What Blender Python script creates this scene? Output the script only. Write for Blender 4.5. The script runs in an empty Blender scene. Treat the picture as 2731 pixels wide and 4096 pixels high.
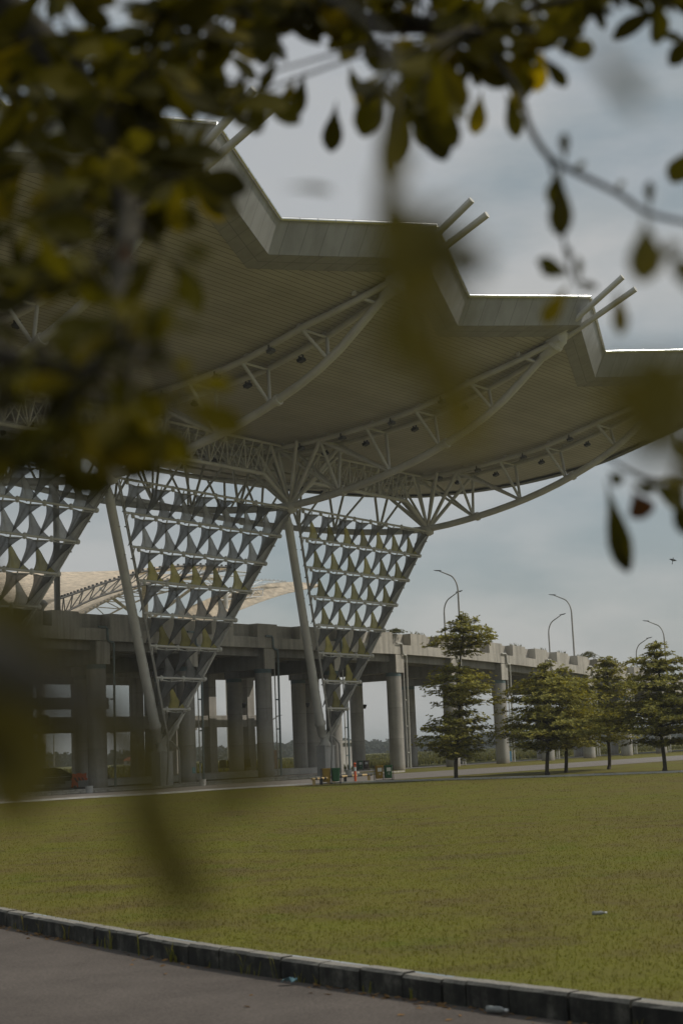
import bpy, math, random
from mathutils import Vector as V3, Matrix
import numpy as np
random.seed(7)
rnd=random.random
def ru(a,b): return a+(b-a)*rnd()
sc=bpy.context.scene; COL=sc.collection
H=1.9
# ------------------------------------------------------------------ camera
FPX,TH,RO=6146.,.154,-.043
_F=V3((0,math.cos(TH),math.sin(TH))); _R=V3((1,0,0)); _U=_R.cross(_F)
_c,_s=math.cos(RO),math.sin(RO)
CR=_c*_R+_s*_U; CU=-_s*_R+_c*_U
cam=bpy.data.cameras.new('camera'); co=bpy.data.objects.new('camera',cam); COL.objects.link(co)
co.matrix_world=Matrix(((CR.x,CU.x,-_F.x,0),(CR.y,CU.y,-_F.y,0),(CR.z,CU.z,-_F.z,H),(0,0,0,1)))
cam.sensor_fit='VERTICAL'; cam.sensor_height=36; cam.lens=FPX/4096*36
cam.clip_start=.05; cam.clip_end=9000
cam.dof.use_dof=True; cam.dof.focus_distance=95; cam.dof.aperture_fstop=2.9; cam.dof.aperture_blades=0
sc.camera=co
CAM=V3((0,0,H))
def near(x,y,d):        # a direction seen from the camera, d metres out along the view
    x*=1.7417;y*=1.7417
    return CAM+(_F+CR*((x-1365.5)/FPX)-CU*((y-2048)/FPX))*d
# ------------------------------------------------------------------ building axes
PHI=.619; S=18.86
UX=V3((math.sin(PHI),math.cos(PHI),0)); VX=V3((math.cos(PHI),-math.sin(PHI),0)); OX=V3((-14.74,97.12,0))
Z=V3((0,0,1))
def W(u,v,z=0): return OX+UX*u+VX*v+Z*z
# ------------------------------------------------------------------ mesh collector
class MB:
    def __init__(s): s.v=[];s.f=[];s.sm=[];s.uv={}
    def add(s,vs,fs,smooth=False,uvs=None):
        b=len(s.v); s.v.extend([tuple(p) for p in vs])
        for k,f in enumerate(fs):
            s.f.append([i+b for i in f]); s.sm.append(smooth)
            if uvs: s.uv[len(s.f)-1]=[uvs[i] for i in f]
        return s
    def box(s,c,ax,ay,az,hx,hy,hz):
        c=V3(c);ax=V3(ax)*hx;ay=V3(ay)*hy;az=V3(az)*hz
        vs=[c+i*ax+j*ay+k*az for i in(-1,1) for j in(-1,1) for k in(-1,1)]
        return s.add(vs,[(0,1,3,2),(4,6,7,5),(0,4,5,1),(2,3,7,6),(0,2,6,4),(1,5,7,3)])
    def ubox(s,u0,u1,v0,v1,z0,z1):
        return s.box(W((u0+u1)/2,(v0+v1)/2,(z0+z1)/2),UX,VX,Z,(u1-u0)/2,(v1-v0)/2,(z1-z0)/2)
    def abox(s,x0,x1,y0,y1,z0,z1):
        return s.box(((x0+x1)/2,(y0+y1)/2,(z0+z1)/2),(1,0,0),(0,1,0),Z,(x1-x0)/2,(y1-y0)/2,(z1-z0)/2)
    def tube(s,pts,r,n=8,caps=True):
        pts=[V3(p) for p in pts]
        if not hasattr(r,'__len__'): r=[r]*len(pts)
        vs=[];prev=None
        for i,p in enumerate(pts):
            a=pts[max(i-1,0)];b=pts[min(i+1,len(pts)-1)]
            d=(b-a).normalized()
            if prev is None:
                prev=d.orthogonal().normalized()
            x=(prev-d*prev.dot(d)).normalized(); prev=x; y=d.cross(x)
            for k in range(n):
                t=2*math.pi*k/n; vs.append(p+(x*math.cos(t)+y*math.sin(t))*r[i])
        fs=[]
        for i in range(len(pts)-1):
            for k in range(n):
                fs.append((i*n+k,i*n+(k+1)%n,(i+1)*n+(k+1)%n,(i+1)*n+k))
        s.add(vs,fs,True)
        if caps:
            b=len(pts)-1
            s.add(vs[:n],[tuple(range(n-1,-1,-1))]); s.add(vs[b*n:],[tuple(range(n))])
        return s
    def lathe(s,c,prof,n=16,axis=Z):
        axis=V3(axis)
        return s.tube([V3(c)+axis*z for r,z in prof],[r for r,z in prof],n)
    def build(s,name,mat,parent=None):
        me=bpy.data.meshes.new(name)
        org=parent.matrix_world.translation if parent is not None else V3((0,0,0))
        o_=WL(parent) if parent is not None else V3((0,0,0))
        me.from_pydata([(x-o_.x,y-o_.y,z-o_.z) for x,y,z in s.v],[],s.f)
        me.polygons.foreach_set('use_smooth',s.sm)
        if s.uv:
            l=me.uv_layers.new(name='UVMap'); arr=np.zeros((len(me.loops),2),dtype=np.float32); li=0
            for fi,f in enumerate(s.f):
                u=s.uv.get(fi)
                for k in range(len(f)):
                    if u: arr[li]=u[k]
                    li+=1
            l.data.foreach_set('uv',arr.ravel())
        me.materials.append(mat); me.update()
        o=bpy.data.objects.new(name,me); COL.objects.link(o)
        if parent is not None: o.parent=parent
        return o
def WL(o):
    p=V3(o.location)
    while o.parent is not None: o=o.parent; p=p+V3(o.location)
    return p
def tag(o,label=None,cat=None,group=None,kind=None):
    if label:o['label']=label
    if cat:o['category']=cat
    if group:o['group']=group
    if kind:o['kind']=kind
    return o
def empty(name,loc,label,cat,group=None,rz=0):
    o=bpy.data.objects.new(name,None); COL.objects.link(o); o.location=V3(loc); o.rotation_euler=(0,0,rz); o.empty_display_size=.1
    return tag(o,label,cat,group)
def kids(o): return [c for c in bpy.data.objects if c.parent==o]
def copy_tree(o,parent=None):
    c=o.copy(); COL.objects.link(c); c.parent=parent
    for ch in kids(o): copy_tree(ch,c)
    return c
# ------------------------------------------------------------------ materials
def mat(name): 
    m=bpy.data.materials.new(name); m.use_nodes=True; nt=m.node_tree
    return m,nt,nt.nodes['Principled BSDF']
def N(nt,t,**k):
    n=nt.nodes.new(t)
    for a,b in k.items(): setattr(n,a,b)
    return n
def noise(nt,scale,detail=4,vec=None,rough=.55):
    n=N(nt,'ShaderNodeTexNoise'); n.inputs['Scale'].default_value=scale; n.inputs['Detail'].default_value=detail; n.inputs['Roughness'].default_value=rough
    if vec: nt.links.new(vec,n.inputs['Vector'])
    return n.outputs['Fac']
def ramp(nt,fac,stops):
    r=N(nt,'ShaderNodeValToRGB'); e=r.color_ramp.elements
    while len(e)<len(stops): e.new(.5)
    for i,(p,c) in enumerate(stops): e[i].position=p; e[i].color=(*c,1) if len(c)==3 else c
    nt.links.new(fac,r.inputs[0]); return r.outputs[0]
def coords(nt,kind='Object',scale=(1,1,1)):
    t=N(nt,'ShaderNodeTexCoord'); mp=N(nt,'ShaderNodeMapping'); mp.inputs['Scale'].default_value=scale
    nt.links.new(t.outputs[kind],mp.inputs[0]); return mp.outputs[0]
def mixc(nt,f,a,b,mode='MIX'):
    m=N(nt,'ShaderNodeMix',data_type='RGBA',blend_type=mode)
    for i,x in ((0,f),(6,a),(7,b)):
        if hasattr(x,'is_output') or hasattr(x,'links'): nt.links.new(x,m.inputs[i])
        else: m.inputs[i].default_value=x if i==0 else (*x,1)
    return m.outputs[2]
def bump(nt,b,h,st=.4,dist=.02):
    n=N(nt,'ShaderNodeBump'); n.inputs['Strength'].default_value=st; n.inputs['Distance'].default_value=dist
    nt.links.new(h,n.inputs['Height']); nt.links.new(n.outputs[0],b.inputs['Normal'])
def simple(name,c,rough=.6,metal=0,var=.15,sc_=3,spec=.5):
    m,nt,b=mat(name)
    f=noise(nt,sc_,5,coords(nt))
    nt.links.new(ramp(nt,f,[(.3,[x*(1-var) for x in c]),(.7,[min(1,x*(1+var)) for x in c])]),b.inputs['Base Color'])
    b.inputs['Roughness'].default_value=rough; b.inputs['Metallic'].default_value=metal; b.inputs['Specular IOR Level'].default_value=spec
    return m
M={}
M['steel']=simple('painted_steel',(.54,.53,.48),.5,0,.13,.7)
M['steel_dirty']=simple('weathered_steel',(.33,.32,.29),.6,0,.2,1.2)
M['darksteel']=simple('dark_steel',(.10,.10,.095),.55,0,.3,2)
M['black']=simple('black_paint',(.025,.025,.026),.5)
M['cap']=simple('bright_flashing',(.75,.76,.76),.22,.9,.08,1.5)
M['grey_pipe']=simple('pvc_pipe',(.20,.25,.26),.5,0,.2,2)
M['pale_pipe']=simple('pale_pipe',(.5,.49,.45),.5,0,.15,2)
def concrete(name,c,streak=.35,sc_=1.):
    m,nt,b=mat(name)
    f=noise(nt,.6*sc_,6,coords(nt)); g=noise(nt,9*sc_,4,coords(nt))
    st=noise(nt,2.2*sc_,4,coords(nt,'Object',(1,1,.06)))
    base=ramp(nt,f,[(.3,[x*.78 for x in c]),(.7,[x*1.12 for x in c])])
    base=mixc(nt,.25,base,ramp(nt,g,[(.3,[x*.6 for x in c]),(.7,[x*1.2 for x in c])]))
    k=ramp(nt,st,[(.35,(1-streak,)*3),(.6,(1,1,1))])
    if name=='column_concrete':
        tcn=N(nt,'ShaderNodeTexCoord'); sx=N(nt,'ShaderNodeSeparateXYZ'); nt.links.new(tcn.outputs['Object'],sx.inputs[0])
        dv=N(nt,'ShaderNodeMath',operation='DIVIDE'); nt.links.new(sx.outputs[2],dv.inputs[0]); dv.inputs[1].default_value=2.7
        fr_=N(nt,'ShaderNodeMath',operation='FRACT'); nt.links.new(dv.outputs[0],fr_.inputs[0])
        k=mixc(nt,1.,k,ramp(nt,fr_.outputs[0],[(0,(.75,.75,.75)),(.015,(.75,.75,.75)),(.03,(1,1,1)),(.8,(.92,.92,.92))]),'MULTIPLY')
        k=mixc(nt,1.,k,ramp(nt,dv.outputs[0],[(0,(.72,.66,.58)),(.22,(1,1,1))]),'MULTIPLY')
    nt.links.new(mixc(nt,1.,base,k,'MULTIPLY'),b.inputs['Base Color'])
    b.inputs['Roughness'].default_value=.9; b.inputs['Specular IOR Level'].default_value=.2
    bump(nt,b,g,.3,.02); return m
M['concrete']=concrete('weathered_concrete',(.53,.50,.44),.28)
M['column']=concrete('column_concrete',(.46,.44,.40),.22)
M['plinth']=concrete('pale_plinth',(.58,.57,.54),.1)
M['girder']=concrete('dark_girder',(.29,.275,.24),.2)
M['joint']=simple('teal_band',(.13,.18,.19),.8)
# soffit slats
def slats():
    m,nt,b=mat('slatted_soffit')
    uv=N(nt,'ShaderNodeUVMap'); sp=N(nt,'ShaderNodeSeparateXYZ'); nt.links.new(uv.outputs[0],sp.inputs[0])
    def frac(o,per):
        a=N(nt,'ShaderNodeMath',operation='DIVIDE'); nt.links.new(o,a.inputs[0]); a.inputs[1].default_value=per
        c=N(nt,'ShaderNodeMath',operation='FRACT'); nt.links.new(a.outputs[0],c.inputs[0]); return c.outputs[0]
    g=ramp(nt,frac(sp.outputs[1],.34),[(0,(0,0,0)),(.02,(0,0,0)),(.06,(1,1,1)),(.90,(1,1,1)),(.96,(0,0,0))])
    fl=N(nt,'ShaderNodeMath',operation='DIVIDE'); nt.links.new(sp.outputs[1],fl.inputs[0]); fl.inputs[1].default_value=.34
    fl2=N(nt,'ShaderNodeMath',operation='FLOOR'); nt.links.new(fl.outputs[0],fl2.inputs[0])
    wn=N(nt,'ShaderNodeTexWhiteNoise',noise_dimensions='1D'); nt.links.new(fl2.outputs[0],wn.inputs['W'])
    slat=ramp(nt,wn.outputs['Value'],[(0,(.455,.43,.37)),(1,(.50,.475,.41))])
    f=noise(nt,.25,5,coords(nt)); dirt=ramp(nt,f,[(.3,(.80,.78,.75)),(.65,(1,1,1))])
    base=mixc(nt,1.,slat,dirt,'MULTIPLY')
    nt.links.new(mixc(nt,g,(.16,.15,.125),base),b.inputs['Base Color'])
    bump(nt,b,g,.3,.02); b.inputs['Roughness'].default_value=.6; b.inputs['Specular IOR Level'].default_value=.3
    return m
M['soffit']=slats()
def panels(name,c,pu,pv,rough=.45,metal=.0):
    m,nt,b=mat(name)
    uv=N(nt,'ShaderNodeUVMap'); br=N(nt,'ShaderNodeTexBrick'); nt.links.new(uv.outputs[0],br.inputs['Vector'])
    br.offset=0; br.inputs['Scale'].default_value=1; br.inputs['Brick Width'].default_value=pu; br.inputs['Row Height'].default_value=pv
    br.inputs['Mortar Size'].default_value=.018; br.inputs['Color1'].default_value=(*c,1); br.inputs['Color2'].default_value=(*[x*.93 for x in c],1); br.inputs['Mortar'].default_value=(*[x*.5 for x in c],1)
    st=noise(nt,1.3,5,coords(nt,'Object',(1,1,.12))); nt.links.new(mixc(nt,1.,br.outputs[0],ramp(nt,st,[(.35,(.86,.855,.84)),(.62,(1.03,1.03,1.03))]),'MULTIPLY'),b.inputs['Base Color']); b.inputs['Roughness'].default_value=rough; b.inputs['Metallic'].default_value=metal
    return m
M['fascia']=panels('fascia_panels',(.34,.345,.345),1.25,5,.4,.15)
M['border']=panels('border_panels',(.30,.295,.275),1.25,.7,.5)
M['rooftop']=simple('roof_top',(.45,.46,.47),.5)
def sail(name,c,tr=.42,grid=True):
    m,nt,b=mat(name)
    out=nt.nodes['Material Output']
    f=noise(nt,1.5,4,coords(nt)); col=ramp(nt,f,[(.3,[x*.75 for x in c]),(.7,[x*1.2 for x in c])])
    oi=N(nt,'ShaderNodeObjectInfo'); col=mixc(nt,1.,col,ramp(nt,oi.outputs['Random'],[(0,(.7,.7,.7)),(1,(1.35,1.35,1.35))]),'MULTIPLY')
    d=N(nt,'ShaderNodeBsdfDiffuse'); t=N(nt,'ShaderNodeBsdfTranslucent'); tp=N(nt,'ShaderNodeBsdfTransparent')
    nt.links.new(col,d.inputs[0]); nt.links.new(col,t.inputs[0])
    m1=N(nt,'ShaderNodeMixShader'); m1.inputs[0].default_value=.5; nt.links.new(d.outputs[0],m1.inputs[1]); nt.links.new(t.outputs[0],m1.inputs[2])
    m2=N(nt,'ShaderNodeMixShader'); m2.inputs[0].default_value=tr; nt.links.new(m1.outputs[0],m2.inputs[1]); nt.links.new(tp.outputs[0],m2.inputs[2])
    nt.links.new(m2.outputs[0],out.inputs[0]); return m
M['sail_grey']=sail('grey_mesh_fabric',(.21,.21,.205),.30)
M['sail_yellow']=sail('yellow_mesh_fabric',(.55,.50,.20),.22)
M['sail_pale_lit']=sail('pale_sunlit_mesh_fabric',(.50,.50,.49),.30)  # pale fabric, with partial sun on the standing sails painted in
M['membrane']=sail('canopy_membrane',(.72,.65,.55),.0)
def leafmat(name,c,trans=.45,var=.45,sc_=6,gloss=.75):
    m,nt,b=mat(name); out=nt.nodes['Material Output']
    g=N(nt,'ShaderNodeNewGeometry')
    wn=N(nt,'ShaderNodeTexWhiteNoise',noise_dimensions='1D'); nt.links.new(g.outputs['Random Per Island'],wn.inputs['W'])
    col=ramp(nt,wn.outputs['Value'],[(0,[x*(1-var) for x in c]),(.8,[x*(1+var*.4) for x in c]),(1,[c[0]*(1+var*1.8),c[1]*(1+var*1.3),c[2]])])
    nt.links.new(col,b.inputs['Base Color']); b.inputs['Roughness'].default_value=gloss; b.inputs['Specular IOR Level'].default_value=.3
    t=N(nt,'ShaderNodeBsdfTranslucent'); nt.links.new(mixc(nt,1.,col,(1.25,1.15,.5),'MULTIPLY'),t.inputs[0])
    ms=N(nt,'ShaderNodeMixShader'); ms.inputs[0].default_value=trans
    nt.links.new(b.outputs[0],ms.inputs[1]); nt.links.new(t.outputs[0],ms.inputs[2]); nt.links.new(ms.outputs[0],out.inputs[0]); return m
M['leaf']=leafmat('shade_tree_leaves',(.088,.082,.006),.55,.65)
M['leaf_lit']=leafmat('sunlit_yellow_leaves',(.19,.165,.008),.6,.5)  # lighter yellow leaf copy, sunlight painted into its colour
M['leaf_red']=leafmat('withered_leaf',(.10,.04,.012),.3,.2)
M['leaf_near']=leafmat('olive_leaves',(.125,.112,.03),.5,.3)
M['treeleaf']=leafmat('layered_tree_leaves',(.27,.262,.06),.32,.4)
M['bushleaf']=leafmat('bush_leaves',(.12,.12,.035),.3,.4)
M['farleaf']=leafmat('far_tree_leaves',(.035,.045,.03),.1,.3)
M['bark']=simple('bark',(.075,.06,.04),.9,0,.4,8)
M['twig']=simple('twig_bark',(.030,.025,.012),.9,0,.3,20)
def grassmat(name,cols,blade=False):
    m,nt,b=mat(name)
    cw=coords(nt,'Object')
    f=noise(nt,.11,6,cw,.6); f2=noise(nt,.9,6,coords(nt,'Object',(1,1,1)),.65); f3=noise(nt,14,4,cw,.7)
    a=ramp(nt,f,[(.38,cols[0]),(.5,cols[1]),(.60,cols[2])])
    a2=ramp(nt,f2,[(.36,cols[3]),(.52,cols[1]),(.66,cols[2])])
    c=mixc(nt,.5,a,a2)
    f4=noise(nt,.32,7,coords(nt,'Object',(1,1.6,1)),.7); c=mixc(nt,ramp(nt,f4,[(.52,(0,0,0)),(.66,(.75,.75,.75))]),c,cols[3])
    f5=noise(nt,.5,6,coords(nt,'Object',(1.3,1,7)),.65); c=mixc(nt,ramp(nt,f5,[(.55,(0,0,0)),(.7,(.7,.7,.7))]),c,tuple(x*k for x,k in zip(cols[2],(.72,.86,.7))))
    c=mixc(nt,1.,c,ramp(nt,f3,[(.25,(.75,.75,.75)),(.7,(1.15,1.15,1.15))]),'MULTIPLY')
    nt.links.new(c,b.inputs['Base Color']); b.inputs['Roughness'].default_value=.85; b.inputs['Specular IOR Level'].default_value=.15
    if not blade: bump(nt,b,f3,.9,.05)
    return m
GC=[(.170,.134,.042),(.168,.156,.027),(.158,.162,.022),(.125,.094,.040)]
M['lawn']=grassmat('lawn_turf',GC)
M['blade']=grassmat('grass_blades',[tuple(x*1.35 for x in c) for c in GC],True)
_n=M['blade'].node_tree; _p=_n.nodes['Principled BSDF']; _t=N(_n,'ShaderNodeBsdfTranslucent'); _m=N(_n,'ShaderNodeMixShader'); _m.inputs[0].default_value=.45
_n.links.new(_p.inputs['Base Color'].links[0].from_socket,_t.inputs[0]); _n.links.new(_p.outputs[0],_m.inputs[1]); _n.links.new(_t.outputs[0],_m.inputs[2]); _n.links.new(_m.outputs[0],_n.nodes['Material Output'].inputs[0])
M['field']=grassmat('rough_field',[(.16,.15,.05),(.19,.17,.05),(.15,.16,.05),(.12,.12,.05)])
def asphalt(name,c):
    m,nt,b=mat(name)
    f=noise(nt,.35,5,coords(nt)); g=noise(nt,34,5,coords(nt),.75); st=noise(nt,1.4,5,coords(nt),.6)
    a=ramp(nt,f,[(.3,[x*.88 for x in c]),(.7,[x*1.1 for x in c])])
    a=mixc(nt,1.,a,ramp(nt,st,[(.3,(.85,.85,.85)),(.6,(1.03,1.03,1.03))]),'MULTIPLY')
    a=mixc(nt,1.,a,ramp(nt,g,[(.3,(.6,.6,.6)),(.68,(1.4,1.4,1.4))]),'MULTIPLY')
    nt.links.new(a,b.inputs['Base Color']); b.inputs['Roughness'].default_value=.9; b.inputs['Specular IOR Level'].default_value=.2
    bump(nt,b,g,.5,.01); return m
M['asphalt']=asphalt('asphalt',(.118,.101,.088))
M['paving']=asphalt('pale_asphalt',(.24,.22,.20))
M['darkpaving']=asphalt('dark_asphalt',(.12,.11,.10))  # darker asphalt laid under the viaduct
M['soil']=simple('bed_soil',(.09,.075,.05),.95,0,.4,3)
def kerbmat():
    m,nt,b=mat('stained_shaded_kerb')
    f=noise(nt,3.5,6,coords(nt),.65); g=noise(nt,30,4,coords(nt)); st=noise(nt,6,4,coords(nt,'Object',(1,1,.15)))
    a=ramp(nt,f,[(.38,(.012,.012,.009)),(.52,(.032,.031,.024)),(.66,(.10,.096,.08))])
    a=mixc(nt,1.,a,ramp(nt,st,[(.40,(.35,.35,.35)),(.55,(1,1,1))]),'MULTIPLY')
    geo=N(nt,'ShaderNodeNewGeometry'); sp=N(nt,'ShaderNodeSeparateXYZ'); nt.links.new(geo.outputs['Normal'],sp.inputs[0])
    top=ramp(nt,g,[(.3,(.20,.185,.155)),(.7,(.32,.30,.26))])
    k=ramp(nt,sp.outputs[2],[(.4,(0,0,0)),(.8,(1,1,1))])  # lit top and shaded faces painted in by normal, over the stains
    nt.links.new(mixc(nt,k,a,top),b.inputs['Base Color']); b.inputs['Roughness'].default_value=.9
    bump(nt,b,g,.5,.01); return m
M['kerb']=kerbmat()
# ------------------------------------------------------------------ world, sun
AZ,EL=math.radians(85),math.radians(45)
w=bpy.data.worlds.new('World'); sc.world=w; w.use_nodes=True; nt=w.node_tree; bg=nt.nodes['Background']
sky=N(nt,'ShaderNodeTexSky',sky_type='NISHITA'); sky.sun_disc=False; sky.sun_elevation=EL; sky.sun_rotation=AZ; sky.air_density=1.2; sky.dust_density=2.5; sky.ozone_density=1.5
tc=N(nt,'ShaderNodeTexCoord'); mp=N(nt,'ShaderNodeMapping'); mp.inputs['Scale'].default_value=(1,1,2.4); nt.links.new(tc.outputs['Generated'],mp.inputs[0])
cl=noise(nt,2.6,6,mp.outputs[0],.5)
clf=ramp(nt,cl,[(.36,(.72,.72,.72)),(.62,(.98,.98,.98))])
cl2=noise(nt,5.0,7,mp.outputs[0],.5)
ccol=ramp(nt,cl2,[(.40,(2.55,2.92,3.05)),(.60,(4.1,4.15,4.1))])
nt.links.new(mixc(nt,clf,sky.outputs[0],ccol),bg.inputs[0]); bg.inputs[1].default_value=.11
sun=bpy.data.lights.new('sun','SUN'); sun.energy=2.0; sun.angle=math.radians(.6); sun.color=(1,.93,.82)
so=bpy.data.objects.new('sun',sun); COL.objects.link(so)
sd=V3((math.sin(AZ)*math.cos(EL),math.cos(AZ)*math.cos(EL),math.sin(EL)))
so.rotation_euler=(-sd).to_track_quat('-Z','Y').to_euler(); so.location=(60,20,60)
sc.view_settings.view_transform='Standard'; sc.view_settings.look='None'; sc.view_settings.gamma=1; sc.view_settings.exposure=.08
sc.cycles.max_bounces=8; sc.cycles.transparent_max_bounces=16; sc.cycles.use_denoising=True
sc.cycles.sample_clamp_indirect=6
# ------------------------------------------------------------------ ground
KERB=[(-6.2,23.2),(-4.77,20.99),(-3.25,18.6),(-1.93,16.55),(-.6,14.78),(.85,12.95),(2.28,11.3),(3.7,9.7)]
K0=V3((KERB[0][0]-KERB[1][0],KERB[0][1]-KERB[1][1],0)).normalized(); K1=V3((KERB[-1][0]-KERB[-2][0],KERB[-1][1]-KERB[-2][1],0)).normalized()
kp=[V3((*KERB[0],0))+K0*3000]+[V3((*KERB[0],0))+K0*a for a in (6,3)]+[V3((*p,0)) for p in KERB]+[V3((*KERB[-1],0))+K1*a for a in (3,6)]+[V3((*KERB[-1],0))+K1*3000]
def smooth_poly(pts,n=6):
    out=[]
    for i in range(len(pts)-1):
        p0=pts[max(i-1,0)];p1=pts[i];p2=pts[i+1];p3=pts[min(i+2,len(pts)-1)]
        for k in range(n):
            t=k/n; out.append(.5*((2*p1)+(p2-p0)*t+(2*p0-5*p1+4*p2-p3)*t*t+(3*p1-3*p2+p3-p0)*t**3))
    out.append(pts[-1]); return out
kc=[kp[0]]+smooth_poly(kp[1:-1],4)+[kp[-1]]
KN=V3((.79,.61,0))     # away from the near road
mb=MB()
def strip(mb,pts,a,b,za,zb):
    vs=[];fs=[]
    for p in pts: vs+= [p+KN*a+Z*za, p+KN*b+Z*zb]
    for i in range(len(pts)-1): fs.append((2*i,2*i+2,2*i+3,2*i+1))
    mb.add(vs,fs)
strip(mb,kc,.16,4500,0,0); lawn=tag(mb.build('lawn',M['lawn']),kind='structure')
mb=MB(); strip(mb,kc,-4500,-.0,-.2,-.2); tag(mb.build('near_road',M['asphalt']),kind='structure')
mb=MB(); ks=kc[1:-1]
# kerb stones, one run of moulded blocks with open joints
tot=[0]
for i in range(1,len(ks)): tot.append(tot[-1]+(ks[i]-ks[i-1]).length)
def kat(d):
    d=max(0,min(tot[-1]-1e-3,d))
    for i in range(1,len(ks)):
        if tot[i]>=d: t=(d-tot[i-1])/(tot[i]-tot[i-1]); return ks[i-1].lerp(ks[i],t),(ks[i]-ks[i-1]).normalized()
    return ks[-1],K1
random.seed(3)
d=.0
while d<tot[-1]-1:
    L=random.choice([.5,.58,.6,.62,.3,.6,.6,.6,.28]); g=ru(.012,.03)
    p,t=kat(d); q,_=kat(d+L-g)
    if not(-9<p.x<8): d+=L; continue
    n=V3((t.y,-t.x,0)); 
    if n.dot(KN)<0:n=-n
    dz=ru(-.014,.010); dn=ru(-.012,.012)
    prof=[(0,-.25),(0+.0,-.022),(.022,.004),(.15,.004),(.155,-.25)]
    vs=[];m_=len(prof)
    nseg=4
    for k in range(nseg+1):
        c=p.lerp(q,k/nseg)
        for a,z in prof: vs.append(c+n*(a+dn+ru(-.002,.002))+Z*(z+dz*(1 if z>-.2 else 0)+ru(-.003,.003)*(1 if z>-.1 else 0)))
    fs=[]
    for k in range(nseg):
        for j in range(m_-1): fs.append((k*m_+j,(k+1)*m_+j,(k+1)*m_+j+1,k*m_+j+1))
    fs+=[tuple(range(m_)),tuple(range(nseg*m_+m_-1,nseg*m_-1,-1))]
    mb.add(vs,fs); d+=L
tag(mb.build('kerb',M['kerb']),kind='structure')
# sheets on the far side
def uvsheet(name,poly,z,m,kind='structure'):
    b=MB(); b.add([W(a,c,z) for a,c in poly],[tuple(range(len(poly)))]); return tag(b.build(name,m),kind=kind)
def band(name,A,B,z,m):
    b=MB(); vs=[]
    for p,q in zip(A,B): vs+=[W(*p,z),W(*q,z)]
    b.add(vs,[(2*i,2*i+2,2*i+3,2*i+1) for i in range(len(A)-1)]); return tag(b.build(name,m),kind='structure')
NE=[(-60,4),(-40,7.0),(-14.7,8.8),(-8,10.6),(-2,11.6),(3,13.6),(12,15.2),(23,16),(45,17.5),(160,22)]
FE=[(-60,-.6),(-40,-.6),(-14,-.6),(-8,-.6),(-2,-.6),(5,-.6),(16,.2),(28,2.2),(48,4.5),(160,6)]
band('road',NE,FE,.012,M['paving'])
band('planting_bed',[(-60,-.9),(8,-.9),(22,-.9),(34,-1)],[(-60,-6),(8,-6),(22,-6),(34,-6)],.010,M['soil'])
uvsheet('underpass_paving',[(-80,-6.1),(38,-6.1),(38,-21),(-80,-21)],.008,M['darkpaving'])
uvsheet('forecourt',[(-80,-21.1),(60,-21.1),(60,-70),(-80,-70)],.006,M['paving'])
uvsheet('far_road',[(38.1,-10),(160,-16),(160,-21),(38.1,-16)],.010,M['paving'])
b=MB(); b.add([W(-400,-72,.004),W(5000,-72,.004),W(5000,-4200,.004),W(-400,-4200,.004)],[(0,1,2,3)]); tag(b.build('field',M['field']),kind='structure')
b=MB()
pp=[W(-8.3,10.8),W(-2,10.95),W(2.7,13.2),W(4.6,16.2),W(4.9,20),W(5.0,24),W(5.3,27.5),W(6.2,31),W(8,36),W(13,48)]
pp=smooth_poly([W(-60,3.9),W(-40,6.9),W(-15,8.6)]+pp,4)
for i in range(len(pp)-1):
    a,c=pp[i],pp[i+1]; t=(c-a).normalized(); n=V3((-t.y,t.x,0))
    b.box((a+c)/2+Z*.03,t,n,Z,(c-a).length/2-.01,.17,.06)
tag(b.build('far_kerb',M['plinth']),kind='structure')
b=MB()
for (u0,u1,v) in [(-60,33,-.75),(-60,34,-6.05)]:
    q=u0
    while q<u1: b.ubox(q,q+1.15,v-.09,v+.09,0,.13); q+=1.2
tag(b.build('bed_kerb',M['concrete']),kind='structure')
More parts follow.
